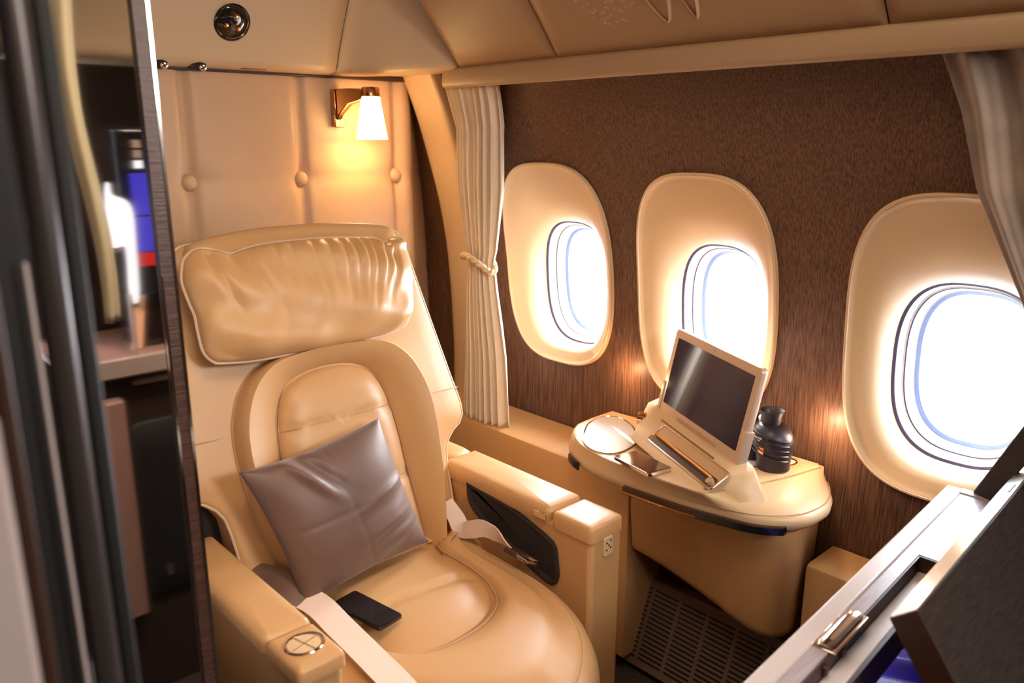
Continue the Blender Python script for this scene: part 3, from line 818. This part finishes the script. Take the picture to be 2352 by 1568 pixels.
# dark pull-out strip along the front edge
P = lay(1, .640, .003)
idx = [i for i in range(len(P)) if .742 < P[i].y < 1.16 and P[i].x < 1.60]
mb = MB(); 
mb.rings([[P[i] + V((-.004, 0, .006)), P[i] + V((.004, 0, .007)), P[i] + V((.006, 0, -.007)), P[i] + V((-.003, 0, -.006))] for i in idx])
mb.build('table_slot', M['lidedge'], con, angle=60, label='dark slot strip of the pull-out table')
idx2 = [i for i in idx if P[i].y < .93]
mb = MB(); mb.rings([[P[i] + V((-.007, 0, .005)), P[i] + V((.004, 0, .006)), P[i] + V((.006, 0, -.012)), P[i] + V((-.006, 0, -.012))] for i in idx2])
mb.build('table_latch', M['black'], con, angle=60)
mb = MB(); mb.tube([P[i] + V((-.003, 0, -.010)) for i in idx if P[i].y > .92], .0022, 6); mb.build('bronze_line', M['bronze'], con)
idx3 = [i for i in range(len(P)) if 1.33 < P[i].y < 1.40 and P[i].x < 1.56]
mb = MB(); mb.rings([[P[i] + V((-.004, 0, .009)), P[i] + V((.003, 0, .009)), P[i] + V((.003, 0, -.013)), P[i] + V((-.003, 0, -.013))] for i in idx3]); mb.build('side_button', M['black'], con)
# pedestal body
bo = [(1.742, 1.210), (1.70, 1.211), (1.556, 1.211), (1.546, 1.205), (1.541, 1.190), (1.533, 1.10), (1.520, .98), (1.503, .86), (1.498, .80), (1.508, .768), (1.535, .752), (1.58, .752), (1.66, .775), (1.742, .79)]
bp = [V((p.x, p.y, 0)) for p in catmull(bo, 90, closed=False)]
mb = MB(); rs = []
for z, tx in ((.615, 0), (.56, 0), (.50, .003), (.44, .010), (.40, .014), (.385, .018), (.378, .028)):
    rs.append([V((min(p.x + (tx if p.x < 1.7 else 0), wx(z) - .004), p.y + (tx * .6 if p.y < .9 else 0) - .10 * 0, z - .10 * smooth(1.2, .75, p.y) * smooth(.60, .38, z) * .4)) for p in bp])
mb.rings(rs).build('pedestal', M['leather'], con, angle=60)
# oval inlay tray at the left
ov = [(p.x * 1.037, p.y * 1.037) for p in catmull([(1.497, 1.333), (1.540, 1.360), (1.585, 1.371), (1.622, 1.366), (1.640, 1.33), (1.610, 1.262), (1.56, 1.215), (1.515, 1.182), (1.462, 1.170), (1.424, 1.180), (1.412, 1.215), (1.420, 1.255), (1.450, 1.298)], 64)]
MB().puff(ov, (V((0, 0, .6722)), (1, 0, 0), (0, 1, 0), (0, 0, 1)), [(0, 0), (0, .0012), (.004, .0012)], 0, 2).build('tray_mat', M['tray'], con, label='white ribbed oval mat')
MB().tube([V((x, y, .6740)) for x, y in ov], .0022, 6, True).build('tray_rim', M['chrome'], con)
ov2 = [(p.x, p.y) for p in catmull([(1.56, .955), (1.60, .905), (1.64, .865), (1.685, .842), (1.712, .850), (1.712, .885), (1.690, .93), (1.66, .965), (1.61, .985), (1.57, .980)], 64)]
MB().puff(ov2, (V((0, 0, .7015)), (1, 0, 0), (0, 1, 0), (0, 0, 1)), [(0, 0), (0, .0012), (.004, .0012)], 0, 2).build('tray_mat', M['white'], con, label='white inlay under the binoculars')
MB().tube([V((x, y, .7030)) for x, y in ov2], .0022, 6, True).build('tray_rim', M['bronze'], con)
# dock wedge carrying the tablet; axis d along the screen, n towards the seat
td = V((.457, .889, 0)); tn = V((-.889, .457, 0))
def D(s, t, z): return V((1.494, .868, 0)) + td * s + tn * t + V((0, 0, z))
wp = [(.020, .655), (.100, .684), (.106, .692), (.098, .6985), (.026, .747), (-.022, .751), (-.030, .744), (-.034, .655)]
def skirt_z(p):
    q = V((p.x, p.y, 0))
    dT = min((q - t).length for t in T_); dB = min((q - b).length for b in B_)
    c = V((1.62, 1.05, 0)); kT = min(T_, key=lambda t: (q - t).length)
    if (q - c).length <= (kT - c).length: return .700
    return .700 - .040 * dT / (dT + dB)
def dsec(s0, k=1., skew=0., up=0.):
    r = []
    for t, z in wp:
        if s0 >= 0:
            zz = z + (up if t < .03 and z > .7 else 0)
            r.append(D(s0 - skew * max(t, 0), t, zz))
        else:
            t = min(t, .106 + 1.3 * s0); p = D(s0, t, 0)
            c = V((1.62, 1.05, 0)); kB = min(B_, key=lambda b: (p - b).length); mx_ = (kB - c).length - .010
            if (p - c).length > mx_: p = c + (p - c) * (mx_ / (p - c).length)
            p.z = skirt_z(p) + ((z - .697) * k if z > .685 else -.012)
            r.append(p)
    return r
mb = MB().rings([dsec(-.066, -.10), dsec(-.058, .12), dsec(-.046, .42), dsec(-.032, .72), dsec(-.016, .93), dsec(.0), dsec(.2), dsec(.40, 1, .6, .0), dsec(.436, 1, .9, .012), dsec(.448, 1, .9, .012)])
mb.build('screen_dock', M['cream'], con, bevel=.002, angle=62)
# stationery compartment on the slope
sl0, sl1 = V((.098, .6985)), V((.026, .747))
def S(s, f, h=0):
    q = sl0.lerp(sl1, f)
    return D(s, q.x, q.y)
so_ = S(0, 0); su = td; sw = (S(0, 1) - S(0, 0)).normalized(); sn = su.cross(sw)
if sn.z < 0: sn = -sn
rr = rrect(-.022, .016, .298, .074, .008)
MB().puff(rr, (so_, su, sw, sn), [(0, -.001), (0, .0012), (.003, .0012)], 0, 2).build('stationery_well', M['leather_dark'], con)
MB().tube([so_ + su * x + sw * y + sn * .0016 for x, y in rr], .0016, 6, True).build('well_rim', M['rosechrome'], con)
MB().puff(rrect(-.014, .020, .290, .046, .006), (so_, su, sw, sn), [(0, .001), (0, .0018), (.002, .0018)], 0, 2).build('well_cavity', M['desk_dark'], con)
MB().tube([so_ + su * x + sw * .040 + sn * .006 for x in (.0, .15, .285)], .0050, 10).build('bronze_bar', M['gold'], con)
MB().lathe([(.0, .0), (.009, .001), (.009, .012), (.0, .013)], so_ + su * -.006 + sw * .030 + sn * .001, sn, 14).build('well_stop', M['leather_dark'], con)
MB().puff(rrect(.06, .078, .33, .0818, .0015), (so_, su, sw, sn), [(0, 0), (0, .002)], 0, 2).build('dock_groove', M['seam'], con)
# reading light on the end of the dock
pc = D(.402, .056, .722)
MB().lathe([(.0, -.018), (.019, -.018), (.021, .0), (.020, .006), (.017, .007)], pc, V((-.35, .93, -.05)), 28).build('light_barrel', M['gold'], con)
MB().lathe([(.0165, .0055), (.010, .007), (.0, .0075)], pc, V((-.35, .93, -.05)), 28).build('light_lens', M['black'], con)

# tablet
tb = thing('tablet_screen', 'dark champagne-framed tablet screen standing upright on the console', 'tablet', tuple(D(.2, 0, .742)))
lean = math.radians(12)
TU, TW = td, (V((0, 0, 1)) * math.cos(lean) - tn * math.sin(lean)).normalized()
TN = (tn * math.cos(lean) + V((0, 0, 1)) * math.sin(lean)).normalized()
TO = D(.006, .006, .738)
LW, LH = .402, .232
MB().puff(rrect(0, 0, LW, LH, .012), (TO - TN * .016, TU, TW, TN), [(.002, 0), (0, .002), (0, .015), (.0015, .017)], 0, 2).build('tablet_body', M['tabletframe'], tb, angle=50)
MB().puff(rrect(.020, .034, LW - .020, LH - .022, .003), (TO, TU, TW, TN), [(0, .0005), (0, .0016)], 0, 2).build('glass', M['screen'], tb, label='dark glossy screen')
mb = MB()
for a, b in ((0, .09), (LW - .012, .09)):
    mb.box(TO + TU * (a + .006) + TW * .045 - TN * .006, (.001, .001, .001))
mb = MB().puff(rrect(-.0035, -.004, .010, .088, .003), (TO - TN * .019, TU, TW, TN), [(0, 0), (0, .021), (.0015, .0225)], 0, 2); mb.build('corner_guard', M['tabletframe'], tb, angle=50)
mb = MB().puff(rrect(LW - .010, -.004, LW + .0035, .088, .003), (TO - TN * .019, TU, TW, TN), [(0, 0), (0, .021), (.0015, .0225)], 0, 2); mb.build('corner_guard', M['tabletframe'], tb, angle=50)
mb = MB()
for k in range(34):
    x = .10 + k * .0058
    mb.box(TO + TU * x + TW * .016 + TN * .0012, (.0022, .0014, .010), Matrix((TU, TN, TW)).transposed())
o = mb.build('speaker_slots', M['leather_dark'], tb); o['kind'] = 'stuff'
MB().lathe([(.0, .0018), (.0025, .0016), (.0025, 0)], TO + TU * LW * .5 + TW * (LH - .011), TN, 12).build('camera_dot', M['leather_dark'], tb)

# smartphone on the console
sp = thing('smartphone', 'dark smartphone lying on the console tray in front of the tablet', 'phone', (1.435, 1.085, .703))
o, fr = slab([(1.383, 1.036, .698), (1.446, 1.013, .703), (1.456, 1.180, .682)], .009, .009, 'phone_body', M['rosechrome'], sp)
O, U, W, N, lu, lw = fr
MB().puff(rrect(.0025, .0025, lu - .0025, lw - .0025, .007), (O + N * .009, U, W, N), [(0, 0), (.0008, .0008)], 0, 2).build('phone_screen', M['black'], sp)

# binoculars
bn = thing('binoculars', 'black rubber binoculars standing on end on the console beside the tablet', 'binoculars', (1.625, .885, .703))
bc = V((1.636, .868, .703))
ax = V((-.30, -.954, 0)).normalized(); ay = V((.954, -.30, 0)).normalized()
def barrel(c, name, prof, m, parent=bn, sx=1.0, sy=1.0):
    rs = []
    for r, h, dx in prof:
        rs.append([c + ax * (dx + r * sx * math.cos(t)) + ay * (r * sy * math.sin(t)) + V((0, 0, h)) for t in [k * 2 * math.pi / 36 for k in range(36)]])
    return MB().rings(rs).build(name, m, parent, angle=50)
def ribs(h): return .0014 * (1 if int(h * 260) % 2 else 0)
for sgn, nm in ((1, 'near'), (-1, 'far')):
    c = bc + (ax * .0 if sgn > 0 else -ax * .084 + ay * .004)
    barrel(c, 'barrel', [(.036, 0, 0), (.0385, .002, 0), (.0385, .018, 0), (.040, .038, 0), (.0445, .050, -.002), (.046, .065, -.004), (.0445, .082, -.008), (.040, .094, -.012), (.032, .102, -.015), (.024, .105, -.016)], M['purple'])
    barrel(c + V((0, 0, .100)), 'eyecup', [(.0215, 0, -.016), (.0215, .006, -.016), (.0235, .012, -.016), (.0235, .022, -.016), (.0275, .036, -.016), (.0255, .0345, -.016), (.021, .020, -.016)], M['purple'])
    mb = MB()
    for h in (.036, .048, .060, .072, .083):
        mb.tube([c + ax * (-.004 + .0458 * math.cos(t)) + ay * (.0458 * math.sin(t)) + V((0, 0, h + .010 * math.sin(t * 1.0 - 2.2))) for t in [-2.2 + k * .12 for k in range(20)]], .0022, 6)
    mb.build('grip_rib', M['purple'], bn)
MB().box(bc + ax * -.044 + ay * .004 + V((0, 0, .070)), (.050, .060, .056), Matrix((ax, ay, V((0, 0, 1)))).transposed()).build('bridge', M['purple'], bn, bevel=.012, seg=3)
MB().lathe([(.0, .0), (.010, .0), (.011, .004), (.011, .016), (.009, .019), (.0, .020)], bc - ax * .044 + V((0, 0, .096)), (0, 0, 1), 24).build('focus_wheel', M['chrome'], bn)
fn_ = -ay
def plate(off, z, w, h, nm, m, lift=.0):
    p = bc + ax * off + fn_ * lift + V((0, 0, z))
    return MB().box(p, (w, .0012, h), Matrix((ax, ay, V((0, 0, 1)))).transposed()).build(nm, m, bn)
plate(.004, .050, .017, .016, 'orange_badge', M['orange'], .0445)
MB().bx(0, .001, 0, .001, 0, .001).bm.free()
fc = bpy.data.curves.new('print', 'FONT'); fc.body = 'Swarovski'; fc.size = .0092; fc.extrude = .0003; fc.align_x = 'CENTER'
def text(body, size, pos, X, Y, name, m, parent, label=None):
    c = bpy.data.curves.new(name, 'FONT'); c.body = body; c.size = size; c.extrude = .0003; c.align_x = 'CENTER'
    t = bpy.data.objects.new(name, c); C.objects.link(t)
    dg = bpy.context.evaluated_depsgraph_get()
    me = bpy.data.meshes.new_from_object(t.evaluated_get(dg)); bpy.data.objects.remove(t); bpy.data.curves.remove(c)
    Z = V(X).cross(V(Y))
    mt = Matrix((V(X), V(Y), Z)).transposed().to_4x4(); mt.translation = V(pos) - V(WL[parent.name])
    me.transform(mt)
    o = bpy.data.objects.new(name, me); C.objects.link(o); o.parent = parent; me.materials.append(m); WL[o.name] = WL[parent.name]
    if label: o['label'] = label
    return o
bpy.data.curves.remove(fc)
text('Swarovski', .0068, bc + ax * -.006 + fn_ * .0475 + V((0, 0, .078)), ax, (0, 0, 1), 'white_lettering', M['whiteprint'], bn, 'white maker lettering')
text('optik', .0045, bc + ax * -.002 + fn_ * .0475 + V((0, 0, .073)), ax, (0, 0, 1), 'white_lettering', M['whiteprint'], bn)
plate(.004, .0525, .005, .005, 'badge_mark', M['whiteprint'], .0454)
plate(.004, .0460, .011, .002, 'badge_mark', M['whiteprint'], .0454)

# dado grille by the floor under the console
gr = thing('floor_grille', 'dark brown slotted vent grille low on the wall under the console', 'grille', (1.66, 1.0, 0))
def gface(y, z): return V((1.575 + .10 * (z - .02) / .23 * .9, y, z))
mb = MB()
mb.rings([[gface(y, .02), gface(y, .25), V((1.695, y, .25)), V((1.69, y, .02))] for y in (.45, .9, 1.34)])
mb.build('grille_panel', M['grille'], gr, bevel=.003)
mb = MB()
gx = Matrix((V((0, 1, 0)), V((.36, 0, .93)), V((-.93, 0, .36)))).transposed()
for i in range(9):
    for j in range(16):
        y = 1.28 - i * .088; z = .045 + j * .012
        mb.box(gface(y - .036, z), (.076, .0045, .004), gx)
o = mb.build('slots', M['blackmatte'], gr); o['kind'] = 'stuff'
# foot rest box below seat front
fb = thing('foot_locker', 'low worn brown box on the carpet beside the seat base', 'box', (1.30, .96, 0))
MB().bx(1.245, 1.40, .90, 1.04, 0, .10).build('box_body', M['lidedge'], fb, bevel=.008)
MB().bx(1.240, 1.405, .895, 1.045, .10, .115).build('box_lid', M['grille'], fb, bevel=.004)

# ------------------------------------------------------------------ desk in the right foreground
dk = thing('vanity_desk', 'pale desk running to the window wall with its recessed tray open', 'desk', (1.3, .45, .70))
ZD = .744
def dy(x, o=0): return .470 + .0585 * (x - .853) - o     # far edge of the desk
def dpoly(o0, o1, z0, z1, x0, x1):
    return MB().rings([[V((x, dy(x, o0), z0)), V((x, dy(x, o0), z1)), V((x, dy(x, o1), z1)), V((x, dy(x, o1), z0))] for x in (x0, x1)])
dpoly(0, .032, .700, ZD + .003, .45, 1.728).build('edge_rail', M['desk_edge'], dk, bevel=.004)
dpoly(.032, .055, .700, ZD, .45, 1.705).build('veneer_top', M['desk_top'], dk, bevel=.001)
dpoly(.055, .115, .700, ZD, 1.385, 1.705).build('veneer_top', M['desk_top'], dk)
MB().rings([[V((1.7055, dy(1.7, .028), z)), V((1.7285, dy(1.7, .028), z)), V((1.7285, dy(1.7, .14), z)), V((1.7055, dy(1.7, .14), z))] for z in (.70, ZD + .003)]).build('edge_rail', M['desk_edge'], dk)
dpoly(.0555, .058, .660, ZD - .001, .45, 1.384).build('recess_wall', M['desk_dark'], dk)
MB().bx(1.380, 1.3845, dy(1.38, .115), dy(1.38, .056), .660, ZD - .001).build('recess_wall', M['desk_dark'], dk)
dpoly(.058, .086, .700, .715, .45, 1.380).build('tray_floor', M['desk_edge'], dk, bevel=.002)
dpoly(.086, .092, .655, .714, .45, 1.380).build('tray_lip', M['desk_dark'], dk)
lt = V((1.063, dy(1.063, .048), ZD))
L1 = V((1, .0585, 0)).normalized(); L2 = V((-.0585, 1, 0)).normalized()
mb = MB(); rs = []
for s in [k / 10 for k in range(11)]:
    x = (s - .5) * .115; e = 1 if 0 < s < 1 else .8
    rs.append([lt + L1 * x + L2 * (.014 * e * math.cos(t)) + V((0, 0, .010 * e * math.sin(t))) for t in [k * math.pi / 12 for k in range(13)]])
mb.rings(rs).build('latch', M['chrome'], dk, angle=60, label='chrome half-round latch')
MB().box(lt + V((0, 0, .0015)), (.124, .034, .003), Matrix((L1, L2, V((0, 0, 1)))).transposed()).build('latch_plate', M['rosechrome'], dk, bevel=.001)
for x in (1.045, .985):
    MB().box((x, dy(x, .060), .727), (.012, .008, .016)).build('peg', M['desk_dark'], dk, bevel=.002)
# lid
ld = thing('desk_lid', 'large dark brown lid tilted up on the near side of the pale desk', 'lid', (1.3, .25, .60))
P0 = V((1.040, .327, .842)); dd = V((0, -.578, -.815)); tt = V((0, .765, -.644)); xx = V((1, .0585, 0)).normalized()
LX, LD, TH = 1.0, .42, .044
def lidbox(a0, a1, b0, b1, c0, c1):
    mb = MB(); vs = [[P0 + xx * a + dd * b + tt * c for b, c in ((b0, c0), (b1, c0), (b1, c1), (b0, c1))] for a in (a0, a1)]
    return mb.rings(vs)
lidbox(0, .69, .002, LD, 0, .004).build('lid_face', M['lid'], ld, bevel=.001)
lidbox(.002, .69, .003, LD, .004, TH - .002).build('lid_core', M['lidedge'], ld)
lidbox(.0, .69, -.001, .0025, .003, TH).build('mirror_edge', mat('pale_polished_edge', (.92, .88, .84), .22, .85), ld, label='bright reflective top edge')
lidbox(-.0025, .0, .0, LD, .001, TH).build('lid_side', M['lidedge'], ld)
lidbox(.52, .56, -.0025, -.001, .012, .018).build('edge_slot', M['desk_dark'], ld)
# dark panel at the window end of the desk
dp = MB().rings([[V((1.715, .470, ZD + .004)), V((1.700, .425, ZD + .004)), V((1.66, .30, 1.02)), V((1.672, .350, 1.02))], [V((1.728, .470, ZD + .004)), V((1.716, .425, ZD + .004)), V((1.676, .30, 1.02)), V((1.688, .350, 1.02))]]).build('side_panel', M['lid'], dk, bevel=.003)
dp['label'] = 'dark brown slanted end panel'
# blue cover below the desk
ot = thing('ottoman', 'dark ottoman under the pale desk carrying the blue satin throw', 'ottoman', (1.35, .35, 0))
MB().bx(1.05, 1.58, .10, .56, .04, .42).build('ottoman_body', M['blackmatte'], ot, bevel=.03)
MB().bx(1.10, 1.57, .22, .52, 0, .04).build('plinth', M['blackmatte'], ot)
def blu(u, v):
    x = 1.02 + .57 * u; y = .12 + .42 * v
    q = u * 1.0 + v * .35
    return V((x, y, .445 + .012 * math.sin(q * 34) + .007 * math.sin(q * 61 + 2)))
tag(MB().grid(blu, 110, 40).build('blue_throw', M['blue'], angle=180, solid=.006), 'folded royal blue satin throw under the pale desk', 'throw')

# ------------------------------------------------------------------ polished partition at the left, and what it mirrors
pt = thing('partition', 'tall dark mirror-polished partition with chrome-edged walnut end beside the seat', 'partition', (.405, 1.6, 0))
XM = .400
MB().bx(XM, .418, 1.180, 2.14, .0, 2.0).build('mirror_panel', M['mirror'], pt, label='dark mirror-polished face')
MB().bx(XM - .001, .419, 1.162, 1.180, .0, 2.0).build('walnut_end', M['wood'], pt)
MB().bx(XM - .0035, XM + .0005, 1.160, 1.168, .72, 1.26).build('chrome_strip', M['chrome'], pt)
MB().bx(.4165, .4205, 1.160, 1.166, .55, 1.95).build('chrome_strip', M['chrome'], pt)
MB().bx(XM - .004, .422, 1.158, 1.19, 1.63, 1.68).build('hinge_block', M['black'], pt, bevel=.003)
def mx(x): return 2 * XM - x      # things on the aisle side, at the mirrored place
def vbox(x0, x1, y0, y1, z0, z1): return MB().bx(min(mx(x0), mx(x1)), max(mx(x0), mx(x1)), y0, y1, z0, z1)
def sc_(p, k): return (p[0] * k, p[1] * k, 1.45 + (p[2] - 1.45) * k)

mon = thing('wall_monitor', 'dark-framed monitor with a lit blue picture mirrored in the polished partition', 'monitor', (mx(.70), 2.03, 1.08))
vbox(.62, .84, 2.02, 2.06, 1.08, 1.47).build('monitor_frame', M['black'], mon, bevel=.004)
vbox(.645, .80, 2.014, 2.021, 1.272, 1.37).build('lit_picture', M['bluescreen'], mon, label='lit blue picture')
vbox(.645, .80, 2.014, 2.021, 1.185, 1.268).build('lit_picture', M['bluescreen'], mon)
vbox(.645, .80, 2.014, 2.021, 1.150, 1.182).build('red_strip', M['redbar'], mon)
for z in (1.437, 1.414, 1.390):
    vbox(.658, .676, 2.014, 2.021, z - .009, z + .009).build('lit_key', M['shelfedge'] if z > 1.40 else M['daylight'], mon)
lw_ = thing('window_glare', 'glowing white shape with rounded top, added for a window reflection in the polished partition', 'lamp', (mx(.615), 1.997, .941))  # added glowing shape on a made-up stem, standing in for a reflected window
gp = catmull([(.592, 1.205), (.590, 1.28), (.594, 1.345), (.603, 1.352), (.606, 1.325), (.632, 1.312), (.646, 1.285), (.645, 1.20), (.640, 1.09), (.628, 1.065), (.620, 1.10), (.622, 1.20)], 60)
vbox(.604, .612, 1.990, 2.004, .941, 1.09).build('glare_stem', M['shelfedge'], lw_)
MB().prism([(mx(p.x - .012), 1.988, p.y) for p in gp], (0, .008, 0)).build('glowing_face', M['daylight'], lw_)
MB().prism([(mx(p.x - .012), 1.997, p.y - .012) for p in gp], (0, .010, 0)).build('glare_back', M['shelfedge'], lw_)
tbx = thing('aisle_cabinet', 'dark cabinet with brown top and taupe front edge mirrored in the polished partition', 'cabinet', (mx(.65), 2.15, 0))
vbox(.44, .86, 2.0, 2.33, .925, .940).build('cabinet_top', M['mauvepanel'], tbx, bevel=.003)
vbox(.44, .86, 1.985, 2.0, .890, .941).build('top_edge', M['shelfedge'], tbx, bevel=.006)
vbox(.50, .86, 2.03, 2.33, .0, .925).build('cabinet_body', M['brownwall'], tbx)
vbox(.60, .70, 2.015, 2.03, .858, .872).build('pull_bar', M['mauvepanel'], tbx, bevel=.003)
vbox(.513, .563, 1.98, 2.03, .26, .838).build('side_post', M['mauvepanel'], tbx, bevel=.006, label='mauve leather post')
MB().puff(rrect(mx(.705), .27, mx(.575), .76, .03), (V((0, 2.029, 0)), (1, 0, 0), (0, 0, 1), (0, -1, 0)), [(0, -.002), (0, .006), (.006, .010)], 0, 3).build('black_recess', M['blackmatte'], tbx, label='black rounded panel standing in for a dark recess')  # flat black panel drawn in place of a dark recess
vbox(.628, .640, 2.012, 2.019, .33, .36).build('recess_glint', M['chrome'], tbx)  # small chrome block put in as a white glint
pb = thing('display_box', 'small black box with a lit peach panel standing on the mirrored cabinet', 'box', (mx(.67), 2.1, .941))
vbox(.632, .80, 2.06, 2.18, .941, 1.075).build('box_case', M['black'], pb, bevel=.004)
MB().rings([[V((mx(a), 2.058, 1.0 - .058)), V((mx(a), 2.05, 1.0 - .058)), V((mx(a + .030), 2.05, 1.142)), V((mx(a + .030), 2.058, 1.142))] for a in (.617, .640)]).build('peach_panel', M['peach'], pb, label='lit peach panel')
cl = MB().grid(lambda u, v: V((mx(.455 + .048 * u + .022 * v * (1 - u) + .010 * math.sin(9 * v)), 1.76 + .012 * math.sin(6.3 * u + 3 * v) + .015 * math.sin(4 * v), 2.10 - 1.02 * v)), 24, 60).build('hanging_cloth', M['paleclothe'], angle=180, solid=.006)
tag(cl, 'pale straw-coloured hanging cloth mirrored in the polished partition', 'cloth')
struct(MB().bx(-1.7, .36, 2.34, 2.42, 0, 2.2).build('wall_inner', M['brownwall'], smooth=False), 'dark brown cross wall of the aisle', 'wall')

# door jamb in the near left foreground
dj = thing('sliding_door', 'blurred black sliding door edge with grey rounded post in the left foreground', 'door', (.12, .62, 0))
MB().tube([V((.139, .62, z)) for z in (0.0, .7, 1.4, 2.1)], .010, 24).build('grey_post', mat('satin_grey_post', (.10, .085, .085), .3, .6), dj)
MB().tube([V((.1215, .606, z)) for z in (.98, 1.2, 1.37)], .0014, 10).build('chrome_strip', M['lilacpanel'], dj)  # pale strip put in as the bright highlight along the post
MB().bx(.085, .128, .615, .655, 0, 2.1).build('black_panel', M['blackmatte'], dj, bevel=.006)
MB().bx(.150, .163, .62, .650, 0, 2.1).build('black_seal', M['blackmatte'], dj, bevel=.004)
MB().bx(.2285, .2340, .900, .906, .0, 1.372)  .build('chrome_edge', M['lilacpanel'], dj, bevel=.001)  # pale colour paints the bright reflection on this chrome edge
MB().bx(.222, .2280, .900, .912, 0, 2.1).build('black_seal', M['blackmatte'], dj, bevel=.001)
MB().bx(.020, .078, .505, .520, 0, 1.30).build('white_panel', M['lilacpanel'], dj, bevel=.004, label='pale lilac lower panel')
MB().bx(.0785, .0865, .505, .56, 0, 2.1).build('brown_edge', M['lidedge'], dj, bevel=.002)

# ------------------------------------------------------------------ light
w = bpy.data.worlds.new('sky'); scene.world = w; w.use_nodes = True
bg = w.node_tree.nodes['Background']; bg.inputs[0].default_value = (.80, .89, 1, 1); bg.inputs[1].default_value = 12.0
def light(name, kind, loc, energy, col, target=None, size=.3, sy=None, spread=None):
    l = bpy.data.lights.new(name, kind); l.energy = energy; l.color = col
    if kind == 'AREA':
        l.size = size
        if sy: l.shape = 'RECTANGLE'; l.size_y = sy
        if spread: l.spread = spread
    elif kind == 'SUN': l.angle = size
    else: l.shadow_soft_size = size
    o = bpy.data.objects.new(name, l); C.objects.link(o); o.location = loc
    if target is not None:
        o.rotation_euler = (V(target) - V(loc)).to_track_quat('-Z', 'Y').to_euler()
    return o
light('cabin_ceiling_light', 'AREA', (.62, .70, 2.18), 14, (1, .75, .50), (.75, 1.15, 0), .9, .8, math.radians(130))
light('aisle_ceiling_light', 'AREA', (-.5, 1.0, 2.18), 5, (1, .84, .68), (-.5, 1.2, 0), .4, 1.6, math.radians(100))
light('mirror_fill_light', 'AREA', (.08, 1.35, 2.15), 5, (1, .86, .72), (.12, 2.0, .9), .25, .25, math.radians(80))  # added unseen light to brighten the things seen in the partition
light('forward_ceiling_light', 'AREA', (.2, -.8, 2.1), 8, (1, .80, .60), (1.0, 1.5, .9), .8, .6)
light('sconce_lamp', 'POINT', (1.345, 2.055, 1.462), .9, (1, .58, .24), size=.03)
light('console_spot', 'POINT', (1.688, 1.385, .800), .8, (1, .58, .28), size=.012)
light('console_spot', 'POINT', (1.690, .79, .800), 1.0, (1, .66, .40), size=.012)
light('seat_fill_light', 'AREA', (1.20, -.95, 1.80), 9, (1, .95, .90), (.80, 1.5, .75), .6, .4, math.radians(100))  # added unseen fill light that brightens the seat from the front
for k, (w_, e_) in enumerate(zip(WINS, (6.5, 6.5, 1.2))):
    light('window_sky_light', 'AREA', (1.875, w_[0], w_[1] - .065), e_, (.93, .96, 1), (.9, w_[0] - .10, w_[1] - .30), .21, .32, math.radians(120))
light('sun', 'SUN', (4, 3, 5), 10., (1, .93, .86), (4 - .39, 3 - .65, 5 - .65), math.radians(.6))
for k, (cy, cz, a, b) in enumerate(WINS):
    p = light('window_daylight', 'AREA', (1.90, cy, cz - .06), 1, (1, 1, 1), (0, cy, cz - .06), .26, .38)
    p.data.cycles.is_portal = True

# ------------------------------------------------------------------ camera
f = 1841.; pitch = math.atan(467 / f); yaw = math.radians(42.8)
F0 = V((math.sin(yaw), math.cos(yaw), 0)); R = V((math.cos(yaw), -math.sin(yaw), 0)); Z = V((0, 0, 1))
F = F0 * math.cos(pitch) - Z * math.sin(pitch); U = F0 * math.sin(pitch) + Z * math.cos(pitch)
cam = bpy.data.cameras.new('camera'); co_ = bpy.data.objects.new('camera', cam); C.objects.link(co_)
m4 = Matrix((R, U, -F)).transposed().to_4x4(); m4.translation = V((0, 0, 1.45)); co_.matrix_world = m4
cam.sensor_width = 36; cam.lens = f / 2352 * 36; cam.clip_start = .02
cam.dof.use_dof = True; cam.dof.focus_distance = 1.9; cam.dof.aperture_fstop = 3.2
scene.camera = co_
vs_ = scene.view_settings; vs_.view_transform = 'Standard'; vs_.look = 'None'; vs_.exposure = .0; vs_.gamma = 1; vs_.use_curve_mapping = False
